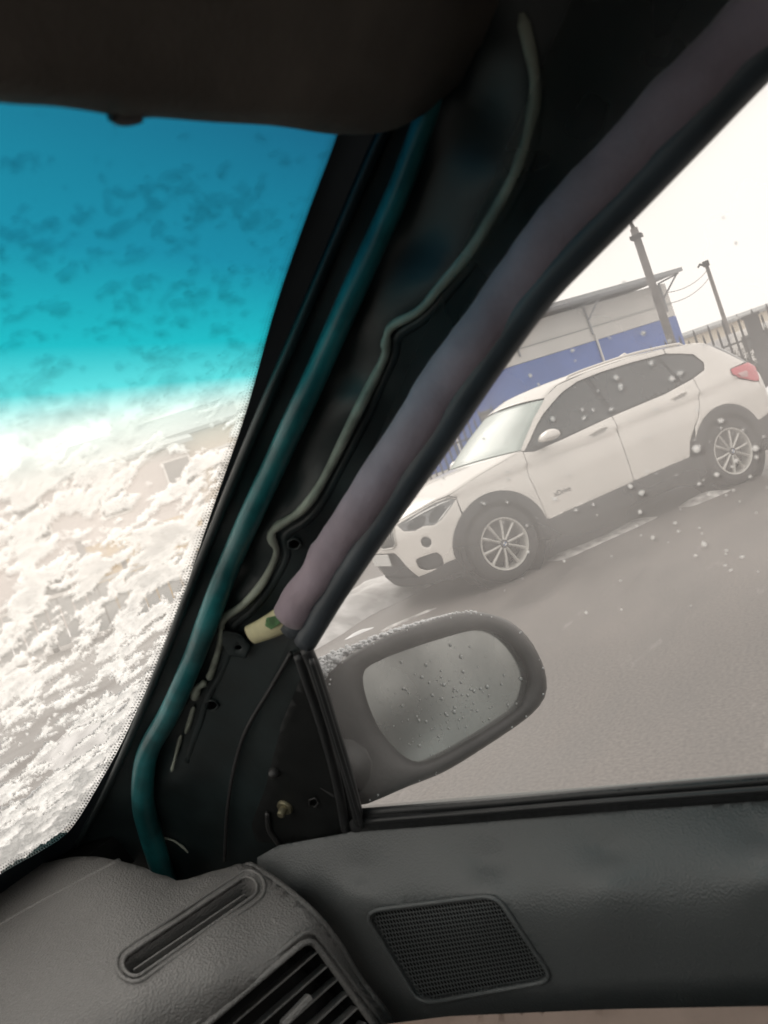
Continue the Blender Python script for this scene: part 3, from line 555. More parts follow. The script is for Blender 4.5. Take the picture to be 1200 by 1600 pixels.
# ---- snow crust on the windshield
def crust(x0, x1, t0, t1, step, seed):
    nx, ny = int((x1-x0)/step), int((t1-t0)/step); X, T = np.meshgrid(np.linspace(x0, x1, nx), np.linspace(t0, t1, ny))
    z = WB[2]+math.sin(R(33.5))*T
    a, b = X*math.cos(.35)+T*math.sin(.35), -X*math.sin(.35)+T*math.cos(.35)
    wx = .012*(fbm(X*40, T*40, 2, seed+60)-.5); wy = .012*(fbm(X*40, T*40, 2, seed+70)-.5)
    big = fbm(a*11, b*15, 3, seed); mid = fbm((a+wx)*42, (b+wy)*60, 5, seed+9, .58); fine = fbm(X*300, T*300, 3, seed+20, .7)
    small = fbm((a+wx)*105, (b+wy)*170, 4, seed+33, .62); k = np.interp(z, [1.29, 1.345], [0, .8]); mid = mid*(1-k)+small*k   # finer flecks high on the glass
    m = .20*big+.64*mid+.16*fine
    cover = np.interp(z, [.93, .98, 1.03, 1.09, 1.16, 1.24, 1.30, 1.335, 1.37, 1.45], [1.3, 1.0, .68, .53, .52, .55, .54, .28, .20, .18]); cover = cover+.10*np.clip((X-.44)/.12, 0, 1)*np.interp(z, [1.2, 1.32], [1, 1.6])
    lo, hi = .36, .64; d = m-(hi-(hi-lo)*cover); keep = d > 0
    thick = np.clip(d*5, .0, 1)*np.interp(z, [.93, 1.05, 1.15, 1.30, 1.36], [1, .85, .6, .5, .42])*(.6+.8*fine)
    h = .0006+.005*thick+.0030*(fine-.3)*np.interp(z, [1.28, 1.34], [1, .3])+.0016*fbm(X*150, T*150, 2, seed+40)
    jx = (RNG.random(X.shape)-.5)*step*.8; jt = (RNG.random(X.shape)-.5)*step*.8
    V = ws_pt((X+jx).ravel(), (T+jt).ravel(), .002+h.ravel()*np.where(keep, 1, .25).ravel())
    k4 = (keep[:-1, :-1].astype(int)+keep[1:, :-1]+keep[:-1, 1:]+keep[1:, 1:]) >= 2
    j, i = np.nonzero(k4); idx = j*nx+i; return V, np.stack([idx, idx+1, idx+nx+1, idx+nx], 1), thick.ravel()
def crust_mat():
    m = bpy.data.materials.new('snow crust'); m.use_nodes = True; t = m.node_tree; t.nodes.clear(); N = t.nodes.new; L = t.links.new
    o = N('ShaderNodeOutputMaterial'); tl = N('ShaderNodeBsdfTranslucent'); df = N('ShaderNodeBsdfDiffuse'); df.inputs[0].default_value = (.85, .86, .87, 1); mx = N('ShaderNodeMixShader'); at = N('ShaderNodeAttribute'); at.attribute_name = 'thickness'
    r = N('ShaderNodeMapRange'); r.inputs[1].default_value = 0; r.inputs[2].default_value = 1.0; r.inputs[3].default_value = .06; r.inputs[4].default_value = .70; L(at.outputs['Fac'], r.inputs[0])
    tl.inputs[0].default_value = (.97, .965, .95, 1); L(r.outputs[0], mx.inputs[0]); L(tl.outputs[0], mx.inputs[1]); L(df.outputs[0], mx.inputs[2])
    m3 = N('ShaderNodeMixShader'); tp = N('ShaderNodeBsdfTransparent'); r3 = N('ShaderNodeMapRange'); r3.interpolation_type = 'SMOOTHSTEP'; r3.inputs[1].default_value = .0; r3.inputs[2].default_value = .10; r3.inputs[3].default_value = .40; r3.inputs[4].default_value = 1.0; L(at.outputs['Fac'], r3.inputs[0])   # thin rims are half-melted and clear
    L(r3.outputs[0], m3.inputs[0]); L(tp.outputs[0], m3.inputs[1]); L(mx.outputs[0], m3.inputs[2]); L(m3.outputs[0], o.inputs[0]); return m
V1, F1, A1 = crust(.10, .60, -.01, .93, .0015, 3); V2, F2, A2 = crust(-.70, .10, -.01, .93, .012, 3)
Vc = np.vstack([V1, V2]); Ac = np.concatenate([A1, A2]); Fc = np.vstack([F1, F2+len(V1)]); used = np.unique(Fc); remap = np.zeros(len(Vc), int); remap[used] = np.arange(len(used))
me = bpy.data.meshes.new('windshield_snow'); Vc = Vc[used]; Ac = Ac[used]; Fc = remap[Fc]
me.vertices.add(len(Vc)); me.vertices.foreach_set('co', Vc.ravel()); me.loops.add(Fc.size); me.loops.foreach_set('vertex_index', Fc.ravel().astype(np.int32)); me.polygons.add(len(Fc)); me.polygons.foreach_set('loop_start', np.arange(0, Fc.size, 4, dtype=np.int32)); me.update(calc_edges=True)
me.attributes.new('thickness', 'FLOAT', 'POINT').data.foreach_set('value', Ac.astype(np.float32))
me.polygons.foreach_set('use_smooth', [True]*len(Fc)); me.materials.append(crust_mat()); o = bpy.data.objects.new('windshield_snow', me); COL.objects.link(o)
tag(o, 'patchy crust of wet snow frozen onto the outside of the windshield', 'snow', kind='stuff')

# ================================================================== white parked SUV
PLAN = [(0, 0), (.008, .2), (.045, .42), (.125, .60), (.26, .74), (.46, .835), (.84, .885), (1.3, .90), (2.0, .905), (3.0, .905), (3.5, .90), (3.9, .875), (4.15, .825), (4.29, .74), (4.37, .58), (4.42, .3), (4.435, 0)]
_p = np.vstack([[(PLAN[1][0], -PLAN[1][1])], PLAN, [(PLAN[-2][0], -PLAN[-2][1])]]); _o = []
for i in range(1, len(_p)-2):
    for t in np.arange(24)/24: a, b, c, d = _p[i-1:i+3]; _o.append(.5*((2*b)+(-a+c)*t+(2*a-5*b+4*c-d)*t*t+(-a+3*b-3*c+d)*t**3))
PCU = np.array(_o+[PLAN[-1]]); SLN = np.concatenate([[0], np.cumsum(np.hypot(*np.diff(PCU, axis=0).T))]); STOT = float(SLN[-1])
ZW = [.10, .20, .28, .42, .60, .74, .86, .935, .965, 1.0, 1.05, 1.2, 1.35, 1.45, 1.52, 1.6]; WW = [.90, .935, .96, .985, .998, 1.0, .986, .968, .986, .968, .945, .87, .79, .732, .69, .64]
ZF = [.1, .2, .3, .42, .55, .68, .78, .88, .96, 1.1]; XF = [.16, .11, .05, .012, 0, .005, .04, .12, .26, .5]
ZR = [.1, .2, .35, .5, .7, .95, 1.03, 1.1, 1.25, 1.4, 1.5, 1.6]; XR = [-.2, -.14, -.03, 0, 0, 0, -.03, -.08, -.19, -.32, -.42, -.5]
def pch(x, X, Y):
    X = np.array(X, float); Y = np.array(Y, float); h = np.diff(X); d = np.diff(Y)/h; m = np.zeros(len(X)); m[0], m[-1] = d[0], d[-1]
    for i in range(1, len(X)-1): m[i] = 0 if d[i-1]*d[i] <= 0 else 2*d[i-1]*d[i]/(d[i-1]+d[i])
    x = np.clip(x, X[0], X[-1]); i = np.clip(np.searchsorted(X, x)-1, 0, len(X)-2); t = (x-X[i])/h[i]
    return Y[i]*(1+2*t)*(1-t)**2+h[i]*m[i]*t*(1-t)**2+Y[i+1]*t*t*(3-2*t)+h[i]*m[i+1]*t*t*(t-1)
def sm(t): t = np.clip(t, 0, 1); return t*t*(3-2*t)
def hull(SZ):
    """outer skin of the SUV: s = distance round the plan outline from the nose, z = height; y is positive on the driver side"""
    SZ = np.atleast_2d(np.array(SZ, float)); s, z = SZ[:, 0], SZ[:, 1]; x = np.interp(s, SLN, PCU[:, 0]); y = np.interp(s, SLN, PCU[:, 1])
    w = pch(z-.035*(x-2.5), ZW, WW); wf = 1-sm((x-.02)/.85); wr = sm((x-3.55)/.8)
    return np.stack([x+wf*pch(z, ZF, XF)+wr*pch(z, ZR, XR), y*(1+(w-1)*np.clip(1-.5*wf, 0, 1)), z], -1)
def hull_n(SZ):
    SZ = np.atleast_2d(np.array(SZ, float)); e = .004; a = hull(SZ+[e, 0])-hull(SZ-[e, 0]); b = hull(SZ+[0, e])-hull(SZ-[0, e]); n = np.cross(b, a); n /= np.linalg.norm(n, axis=1)[:, None]+1e-9
    return n
if hull_n([(2.5, .7)])[0][1] < 0: _hs = -1
else: _hs = 1
SUV_O, UXx = np.array([6.124, 3.935, 0]), nvec(.761, -.648, 0)
SUV = empty('parked_suv', SUV_O, math.atan2(UXx[1], UXx[0]))
tag(SUV, 'white compact SUV with black lower cladding parked beyond the side window', 'car')
M['white'] = mat('white pearl paint', (.76, .725, .68), .30, var=.04, vscale=2, coat=.5)
M['clad'] = mat('black cladding', (.025, .026, .028), .6, var=.35, vscale=9, bump=.2, bscale=80, col2=None)
M['glass'] = mat('dark car glass', (.022, .026, .028), .06, spec=.6)
M['shield'] = mat('frosted car windscreen', (.36, .42, .39), .25, var=.12, vscale=3, spec=.6)
M['lamp'] = mat('headlamp lens', (.14, .145, .15), .12, spec=.8, var=.5, vscale=16); M['lampw'] = mat('lamp reflector', (.62, .62, .60), .2, metal=.4)
M['red'] = mat('tail lamp red', (.55, .03, .06), .2, spec=.8); M['redw'] = mat('tail lamp pale', (.70, .45, .46), .25)
M['silver'] = mat('alloy', (.50, .49, .46), .38, metal=.35, var=.12, vscale=30); M['tyre'] = mat('tyre', (.022, .022, .023), .85, var=.4, vscale=14, bump=.4, bscale=70)
M['plate'] = mat('number plate', (.62, .62, .60), .5); M['ink'] = mat('dark lettering', (.05, .05, .055), .5); M['disc'] = mat('brake disc', (.10, .095, .09), .5, metal=.5)
M['grey_cup'] = mat('handle recess', (.42, .41, .39), .4)
M['shell'] = mat('inner shell', (.008, .008, .009), .9)
def skin(name, poly, holes, m, parent=SUV, off=0.0, step=.045, estep=.02, both=True, thick=.006, sharp=None, curve=True):
    v, f, loops = cdt(poly, holes, step, estep); V = hull(v)+_hs*hull_n(v)*off; out = []
    for sgn in ((-1, 1) if both else (-1,)):
        Q = V*np.array([1, sgn, 1]); F = orient(Q, f, lambda c: np.stack([c[:, 0]-2.2, c[:, 1]*3, c[:, 2]*0], 1)); o = mesh(name, Q, F, m, parent, True, None, sharp)
        if thick: s = o.modifiers.new('solid', 'SOLIDIFY'); s.thickness = thick; s.offset = -1; w = o.modifiers.new('normals', 'WEIGHTED_NORMAL'); w.weight = 100; w.thresh = .05
        out.append(o)
    return out
def arc(cx, cz, r, a0, a1, n=16, sx=None):
    """arch points in (s, z)"""
    return [(float(np.interp(cx+r*math.cos(R(a)), PCU[:, 0], SLN)), cz+r*math.sin(R(a))) for a in np.linspace(a0, a1, n)]
FA, RA = (.84, .335), (3.51, .335)
HEAD = [(.46, .795), (.56, .728), (.69, .703), (.78, .722), (.876, .700), (.949, .727), (1.031, .785), (1.12, .85), (1.014, .878), (.876, .876), (.698, .842)]
SINT = rounded([(.592, .462), (.82, .475), (.850, .414), (.828, .345), (.775, .325), (.633, .335), (.575, .37)], .25, 4)
LOWI = [(0, .555), (.341, .545), (.398, .50), (.487, .31), (.47, .288), (0, .288)]
KID = rounded([(.06, .66), (.10, .775), (.16, .812), (.325, .812), (.425, .77), (.43, .64), (.37, .602), (.12, .602)], .25, 4)
FOG = [(.762+.05*math.cos(a), .582+.05*math.sin(a)) for a in np.linspace(0, 2*math.pi, 18)[:-1]]
# dark inner shell so that panel gaps and wheel housings read black
front_arch = arc(*FA, .455, -6, 186, 22); rear_arch = arc(*RA, .455, -6, 186, 22)
lowline = [(0, .24)]+[(.9, .24)]+arc(*FA, .47, 192, -12, 18)+[(2.7, .22)]+arc(*RA, .47, 192, -12, 18)+[(STOT, .24)]
skin('inner_shell', lowline+[(STOT, 1.36), (4.6, 1.38), (3.9, 1.49), (3.2, 1.52), (2.62, 1.49), (2.43, 1.42), (2.0, 1.11), (1.9, 1.03), (1.2, .92), (.7, .84), (.4, .80), (0, .80)], [], M['shell'], off=-.03, step=.09, estep=.05, thick=0)
bum = skin('front_bumper', [(0, .825), (.30, .825), (.455, .812), (.70, .856), (.876, .890), (1.0, .893), (1.118, .858)]+arc(*FA, .46, 128, 184, 10)+[(.966, .36), (.852, .352), (.70, .31), (.50, .285), (.497, .30), (.40, .505), (.345, .556), (0, .565)], [HEAD, SINT, KID, FOG], M['white'], step=.035, estep=.014)
skin('front_fender', [(1.124, .864), (1.02, .898), (1.2, .932), (1.5, .985), (1.75, 1.022), (1.895, 1.048), (1.911, 1.033), (1.858, .81), (1.896, .392)]+arc(*FA, .46, 4, 126, 16), [], M['white'])
fd = skin('front_door', [(1.917, 1.03), (1.864, .81), (1.902, .392), (2.40, .408), (2.882, .424), (2.881, .80), (2.916, 1.063), (2.337, 1.02), (2.012, 1.002)], [], M['white'])
rd = skin('rear_door', [(2.924, 1.063), (2.889, .80), (2.890, .425), (3.572, .440)]+[(3.622, .578), (3.727, .70), (3.793, .758), (3.864, .86), (3.934, 1.0), (3.959, 1.138), (3.578, 1.09)], [], M['white'])
qt = skin('rear_quarter', [(3.967, 1.14), (4.146, 1.182), (4.205, 1.252), (4.16, 1.367), (4.02, 1.42), (3.885, 1.462), (3.90, 1.512), (4.2, 1.472), (4.45, 1.432), (4.66, 1.402), (4.74, 1.27), (4.80, 1.12), (4.46, 1.105), (4.407, 1.04), (4.51, .965), (4.666, .90), (4.74, .885), (4.75, .56), (4.714, .549), (4.479, .515)]+arc(*RA, .46, 25, 150, 16)+[(3.735, .692), (3.80, .755), (3.872, .86), (3.942, 1.0)], [], M['white'])
skin('window_frame', [(1.90, 1.056), (1.988, 1.13), (2.2, 1.295), (2.434, 1.445), (2.62, 1.513), (3.0, 1.542), (3.5, 1.542), (3.89, 1.514), (3.875, 1.466), (3.473, 1.492), (3.1, 1.499), (2.824, 1.486), (2.62, 1.437), (2.467, 1.374), (2.3, 1.296), (2.167, 1.212), (2.03, 1.108), (1.925, 1.035)], [], M['white'])
# tail end
tl_ = skin('tail_lamp', rounded([(4.455, 1.098), (4.852, 1.10), (4.80, .98), (4.74, .89), (4.666, .905), (4.515, .97), (4.414, 1.04)], .15, 3), [], M['red'], off=.012)
for o, sg in zip(tl_, (-1, 1)):
    v, f, _ = cdt([(4.47, 1.03), (4.62, 1.03), (4.60, .965), (4.53, .98)], [], .03, .02); V = (hull(v)+_hs*hull_n(v)*.016)*[1, sg, 1]; mesh('reflector', V, orient(V, f, lambda c: c*[0, 1, 0]), M['redw'], o)
skin('tailgate', [(4.75, .57), (4.75, .88), (4.82, .98), (4.86, 1.09), (STOT, 1.09), (STOT, .57)], [], M['white'])
skin('rear_window', [(4.80, 1.11), (4.74, 1.27), (4.68, 1.38), (STOT, 1.38), (STOT, 1.11)], [], M['glass'])
skin('rear_bumper', arc(*RA, .465, 23, -4, 5)+[(4.36, .27), (4.6, .25), (STOT, .25), (STOT, .56), (4.75, .552), (4.714, .542), (4.479, .508)], [], M['clad'], off=.006)
# glass
skin('window_trim', [(1.93, 1.035), (2.03, 1.10), (2.167, 1.208), (2.3, 1.292), (2.467, 1.37), (2.62, 1.432), (2.824, 1.481), (3.1, 1.495), (3.473, 1.488), (3.879, 1.46), (4.02, 1.418), (4.155, 1.365), (4.20, 1.252), (4.143, 1.186), (3.968, 1.146), (3.578, 1.095), (2.978, 1.072), (2.337, 1.027), (2.012, 1.008)], [], M['clad'], off=-.012, thick=0)
for nm, pg in (('front_window', [(2.05, 1.03), (2.05, 1.10), (2.18, 1.200), (2.47, 1.358), (2.62, 1.42), (2.83, 1.468), (2.905, 1.472), (2.905, 1.072), (2.337, 1.038)]), ('rear_side_window', [(2.965, 1.085), (2.965, 1.478), (3.1, 1.482), (3.47, 1.474), (3.75, 1.455), (3.80, 1.13), (3.57, 1.105)]), ('quarter_window', [(3.835, 1.140), (3.79, 1.452), (3.87, 1.444), (4.01, 1.406), (4.14, 1.355), (4.185, 1.256), (4.13, 1.196), (3.968, 1.158)])):
    skin(nm, pg, [], M['glass'], off=-.006, thick=0)
# front lamps, grille, intakes, plate
hs = skin('headlight', HEAD, [], M['lamp'], off=-.004, step=.03)
for o, sg in zip(hs, (-1, 1)):
    for pg, mt in (([(.60, .735), (.70, .718), (.78, .735), (.80, .80), (.72, .81), (.62, .775)], M['glass']), ([(.83, .735), (.90, .72), (.98, .775), (1.0, .83), (.90, .84), (.84, .80)], M['glass']), ([(.56, .785), (.74, .838), (.95, .866), (1.09, .856), (.95, .852), (.74, .820)], M['lampw']), ([(.90, .712), (.955, .735), (1.03, .793), (1.08, .83), (1.02, .80), (.94, .745)], M['lampw'])):
        v, f, _ = cdt(rounded(pg, .2, 3), [], .04, .02); V = (hull(v)+_hs*hull_n(v)*.004)*[1, sg, 1]; mesh('lamp_unit', V, orient(V, f, lambda c: np.stack([c[:, 0]-1.5, c[:, 1], c[:, 2]*0], 1)), mt, o)
skin('side_intake', SINT, [], M['clad'], off=-.03); skin('fog_recess', FOG, [], M['lampw'], off=-.018)
kg = skin('grille', KID, [], M['shell'], off=-.03)
for sg in (-1, 1):
    P = hull(np.vstack([KID, KID[:2]]))+_hs*hull_n(np.vstack([KID, KID[:2]]))*.004; MB().tube(P*[1, sg, 1], .010, 8, cap=False).build('grille_surround', M['silver'], SUV, True)
    for s_ in np.linspace(.13, .37, 6):
        q = np.array([(s_, .615), (s_, .70), (s_, .80)]); P = hull(q)-_hs*hull_n(q)*.008; MB().tube(P*[1, sg, 1], .006, 6).build('grille_bar', M['silver'], kg[0 if sg < 0 else 1], True)
    c = hull([(.762, .582)])[0]+_hs*hull_n([(.762, .582)])[0]*-.012; MB().lathe([(0, .004), (.034, .002), (.040, -.004)], c*[1, sg, 1], _hs*hull_n([(.762, .582)])[0]*[1, sg, 1], 18).build('fog_lamp', M['glass'], SUV, True)
skin('lower_intake', LOWI, [], M['clad'], off=-.012, thick=0)
skin('front_skirt', [(0, .30), (.48, .29), (.70, .318), (.852, .356), (.96, .362)]+arc(*FA, .465, 188, 200, 4)+[(.80, .235), (.5, .20), (0, .19)], [], M['clad'], off=.004)
v = [(0, .45), (.26, .45), (.26, .545), (0, .545)]; P = hull(resample(v, .05, True))
pl_ = MB(); pl_.box((-.012, 0, .50), (.014, .52, .112)); plate = bevel(pl_.build('number_plate', M['plate'], SUV), .004, 2)
def text(body, size, m, parent, loc, rot, depth=.001, name='lettering'):
    cu = bpy.data.curves.new(name, 'FONT'); cu.body = body; cu.size = size; cu.extrude = depth; cu.align_x = 'CENTER'; cu.align_y = 'CENTER'; ob = bpy.data.objects.new(name, cu); COL.objects.link(ob)
    bpy.context.view_layer.update(); me = bpy.data.meshes.new_from_object(ob.evaluated_get(bpy.context.evaluated_depsgraph_get())); bpy.data.objects.remove(ob)
    o = bpy.data.objects.new(name, me); COL.objects.link(o); me.materials.clear(); me.materials.append(m); o.parent = parent; o.location = loc; o.rotation_euler = rot; return o
# cladding round the wheels and along the sill
for nm, c, a0, a1 in (('front_arch_cladding', FA, -14, 196), ('rear_arch_cladding', RA, -14, 196)):
    ou, inn = arc(*c, .468, a0, a1, 26), arc(*c, .372, a0, a1, 26); skin(nm, ou+inn[::-1], [], M['clad'], off=.010, step=.03, estep=.02, thick=.02)
skin('sill_cladding', arc(*FA, .468, 8, -28, 6)+[(2.0, .235), (3.3, .235)]+arc(*RA, .468, 208, 172, 6)+[(3.585, .436), (2.9, .420), (2.4, .404), (1.86, .384)], [], M['clad'], off=.008, thick=.01)
skin('underside', [(1.86, .235), (3.3, .235), (3.3, .17), (1.86, .17)], [], M['shell'], off=-.10, thick=.0)
# hood, windscreen, roof as crowned patches between the two sides
def patch(name, rows, m, ny=25, pw=2.4):
    V = []
    for (s_, z_, bow, crown) in rows:
        e = hull([(s_, z_)])[0]
        for q in np.linspace(-1, 1, ny): g = 1-abs(q)**pw; V.append((e[0]-bow*(1-q*q), e[1]*q, e[2]+crown*g))
    n = len(rows); o = mesh(name, V, [(r*ny+i, r*ny+i+1, (r+1)*ny+i+1, (r+1)*ny+i) for r in range(n-1) for i in range(ny-1)], m, SUV)
    s = o.modifiers.new('solid', 'SOLIDIFY'); s.thickness = .004; s.offset = 0; return o
def rows_of(keys, n=6): return [tuple(r) for r in catmull(keys, n)]
patch('hood', rows_of([(.03, .828, 0, .0), (.2, .828, 0, .012), (.455, .818, 0, .035), (.70, .862, .01, .06), (.876, .896, .03, .065), (1.02, .905, .05, .07), (1.25, .943, .09, .068), (1.5, .988, .14, .06), (1.75, 1.025, .19, .045), (1.895, 1.05, .23, .03)]), M['white'])
patch('windscreen', rows_of([(1.905, 1.055, .20, .03), (1.988, 1.125, .21, .035), (2.2, 1.288, .19, .045), (2.40, 1.42, .17, .05)], 8), M['shield'])
patch('roof', rows_of([(2.42, 1.435, .17, .052), (2.52, 1.482, .15, .052), (2.66, 1.522, .13, .050), (3.0, 1.543, .08, .05), (3.5, 1.543, .03, .05), (3.9, 1.514, 0, .05), (4.2, 1.473, -.02, .055), (4.45, 1.434, -.05, .06), (4.66, 1.404, -.1, .07)]), M['white'])
patch('spoiler', [(4.40, 1.445, -.13, .07), (4.52, 1.428, -.20, .075), (4.60, 1.405, -.27, .075), (4.61, 1.39, -.27, .065), (4.50, 1.38, -.1, .05)], M['white'])
for sg in (-1, 1):
    q = catmull([(2.75, 1.525), (3.0, 1.538), (3.5, 1.538), (3.9, 1.508), (4.15, 1.475)], 6); P = hull(q)*[1, .95, 1]+[0, 0, .035]; P[0, 2] -= .03; P[-1, 2] -= .03
    MB().tube(P*[1, sg, 1], .013, 8).build('roof_rail', M['white'], SUV, True)
    # door mirror
    mb = MB(); V = []; nn = 16
    prof = [(-.115, .3), (-.10, .7), (-.05, .92), (0, 1.0), (.06, .97), (.10, .80), (.12, .5), (.125, .15)]
    for h, r in prof:
        for k in range(nn): a = 2*math.pi*k/nn; V.append((1.53+.085*r*math.cos(a)-.03*h, sg*(1.0+h), 1.080+.07*r*math.sin(a)*(1 if math.sin(a) > 0 else .45)+.05*h))
    mb.add(V, [(r*nn+k, r*nn+(k+1) % nn, (r+1)*nn+(k+1) % nn, (r+1)*nn+k) for r in range(len(prof)-1) for k in range(nn)]+[tuple(range(nn))[::-1], tuple((len(prof)-1)*nn+k for k in range(nn))]); wm = mb.build('wing_mirror', M['white'], SUV, True)
    MB().tube([(1.50, sg*.86, 1.03), (1.515, sg*.93, 1.035), (1.53, sg*1.0, 1.045)], [.035, .03, .04], 8, squash=.6).build('mirror_stalk', M['clad'], wm, True)
    MB().box((1.612, sg*1.01, 1.092), (.004, .17, .07)).build('mirror_face', M['glass'], wm)
    # handles
    for (s0, s1, zz, par) in ((2.60, 2.80, .968, fd), (3.60, 3.79, 1.020, rd)):
        q = np.array([(s0, zz), (s0+.03, zz+.004), ((s0+s1)/2, zz+.012), (s1-.03, zz+.014), (s1, zz+.012)]); P = hull(q)+_hs*hull_n(q)*np.array([.004, .022, .032, .026, .004])[:, None]
        par = par[0 if sg < 0 else 1]; MB().tube(P*[1, sg, 1], [.009, .013, .014, .013, .009], 8).build('door_handle', M['white'], par, True)
        q = np.array([(s0+.03, zz-.012), (s1-.03, zz-.004)]); v, f, _ = cdt([(s0+.02, zz-.02), (s1-.02, zz-.012), (s1-.02, zz+.01), (s0+.02, zz)], [], .03, .03); V = (hull(v)+_hs*hull_n(v)*.002)*[1, sg, 1]; mesh('handle_cup', V, orient(V, f, lambda c: c*[0, 1, 0]), M['grey_cup'], par)
MB().tube([(3.25, 0, 1.585), (3.30, 0, 1.62), (3.36, 0, 1.635), (3.40, 0, 1.585)], [.018, .012, .008, .012], 8).build('roof_fin', M['white'], SUV, True)
# lettering low on the front door
P0 = hull([(2.125, .582)])[0]+_hs*hull_n([(2.125, .582)])[0]*.004
text('xDrive', .065, M['ink'], SUV, (P0[0], -P0[1], P0[2]), (R(90), 0, 0), .001)
text('xDrive', .065, M['ink'], SUV, (P0[0], P0[1], P0[2]), (R(90), 0, R(180)), .001)
# wheels
def wheel(cx, sg):
    w = empty('wheel', (cx, sg*.79, .335), 0, SUV); ax = (0, sg, 0); o = np.zeros(3)
    MB().lathe([(.232, -.10), (.25, -.105), (.30, -.112), (.325, -.095), (.337, -.06), (.339, 0), (.337, .055), (.325, .092), (.30, .108), (.252, .104), (.236, .096), (.228, .08)], o, ax, 48, True).build('tyre', M['tyre'], w, True, sharp=40)
    MB().lathe([(.222, -.09), (.226, .085), (.236, .094), (.232, .100), (.220, .098), (.214, .088), (.208, .06), (.205, -.08)], o, ax, 48, True).build('rim', M['silver'], w, True, sharp=40)
    MB().lathe([(0, .02), (.16, .02), (.165, .01), (.165, -.01), (0, -.01)], o, ax, 32).build('brake_disc', M['disc'], w, True)
    MB().lathe([(.205, -.02), (0, -.025)], o, ax, 32).build('wheel_back', M['shell'], w)
    for k in range(10):
        a = 2*math.pi*k/10+.1+(.07 if k % 2 else -.07); b = a+(-.05 if k % 2 else .05); u1 = np.array([math.cos(a), 0, math.sin(a)]); t1 = np.array([-math.sin(a), 0, math.cos(a)]); u2 = np.array([math.cos(b), 0, math.sin(b)]); t2 = np.array([-math.sin(b), 0, math.cos(b)]); Y = np.array([0, sg, 0.])
        V = []
        for u_, t_, r, hw, yo, d in ((u1, t1, .035, .011, .085, .03), (u1*.5+u2*.5, t1*.5+t2*.5, .12, .0105, .088, .03), (u2, t2, .218, .016, .082, .03)):
            V += [u_*r-t_*hw+Y*(yo-.010), u_*r+Y*yo, u_*r+t_*hw+Y*(yo-.010), u_*r+t_*hw+Y*(yo-d), u_*r-t_*hw+Y*(yo-d)]
        Fq = [(i*5+q, i*5+(q+1) % 5, (i+1)*5+(q+1) % 5, (i+1)*5+q) for i in range(2) for q in range(5)]+[(0, 1, 2, 3, 4), (14, 13, 12, 11, 10)]
        mesh('spoke', V, Fq, M['silver'], w, False)
    MB().lathe([(0, .094), (.030, .094), (.036, .090), (.040, .05)], o, ax, 24).build('hub_cap', M['ink'], w, True, sharp=30)
    MB().lathe([(.018, .0952), (.029, .0952)], o, ax, 24).build('emblem_ring', M['ink'], w)
    for k in range(4):
        a = np.linspace(k*math.pi/2, (k+1)*math.pi/2, 6); V = [(0, sg*.0955, 0)]+[(.019*math.cos(q), sg*.0955, .019*math.sin(q)) for q in a]; mesh('emblem_quarter', V, [tuple(range(7))], M['plate'] if k % 2 else M['emblem_blue'], w, False)
    for k in range(5):
        a = 2*math.pi*k/5+.1; MB().lathe([(0, .075), (.008, .075), (.009, .05)], np.array([.058*math.cos(a), 0, .058*math.sin(a)]), ax, 8).build('wheel_bolt', M['ink'], w)
    MB().lathe([(.40, -.22), (.42, .07)], o, ax, 32).build('wheel_housing', M['shell'], SUV).location = (cx, sg*.79, .335)
M['emblem_blue'] = mat('emblem blue', (.10, .16, .30), .3)
for cx in (.84, 3.51):
    for sg in (-1, 1): wheel(cx, sg)
slab('belly_pan', (.3, -.78, .20), (4.2, .78, .24), M['shell'], SUV)

# ================================================================== fence, buildings, poles
def far(u, v, dist): return CP+ray(u, v)*dist
M['iron'] = mat('dark iron', (.018, .019, .021), .6, var=.3); M['post'] = mat('fence pillar', (.16, .15, .145), .8, var=.2, vscale=3, bump=.3, bscale=20); M['post_dark'] = mat('dark pillar', (.05, .052, .055), .8, var=.2, vscale=3)
F0, F1_ = np.array([17.0, 9.6]), np.array([20.6, -.6]); fd_ = (F1_-F0)/np.linalg.norm(F1_-F0)
FENCE = empty('iron_fence', (F0[0], F0[1], 0), math.atan2(fd_[1], fd_[0])); FLEN = float(np.linalg.norm(F1_-F0))
tag(FENCE, 'dark iron picket fence with square pillars behind the white SUV', 'fence')
def picket(h):
    mb = MB(); mb.box((0, 0, h/2), (.04, .035, h)); mb.add([(-.022, -.014, h), (.022, -.014, h), (.022, .014, h), (-.022, .014, h), (0, 0, h+.11)], [(0, 1, 4), (1, 2, 4), (2, 3, 4), (3, 0, 4), (3, 2, 1, 0)])
    o = mb.build('picket', M['iron'], FENCE); return o
p_hi, p_lo = picket(1.98), picket(1.80); k = 0
for x in np.arange(.1, FLEN, .165):
    src = p_hi if k % 2 == 0 else p_lo
    o = src if k < 2 else src.copy()
    if k >= 2: COL.objects.link(o); o.parent = FENCE
    o.location = (x, 0, .02); k += 1
for z in (.35, 1.45): slab('rail', (0, -.02, z), (FLEN, .02, z+.04), M['iron'], FENCE)
for x, m_ in ((2.55, M['post']), (5.6, M['post']), (8.95, M['post_dark']), (10.4, M['post_dark'])):
    slab('pillar', (x-.13, -.13, 0), (x+.13, .13, 1.92), m_, FENCE); slab('pillar_cap', (x-.16, -.16, 1.92), (x+.16, .16, 1.98), m_, FENCE)

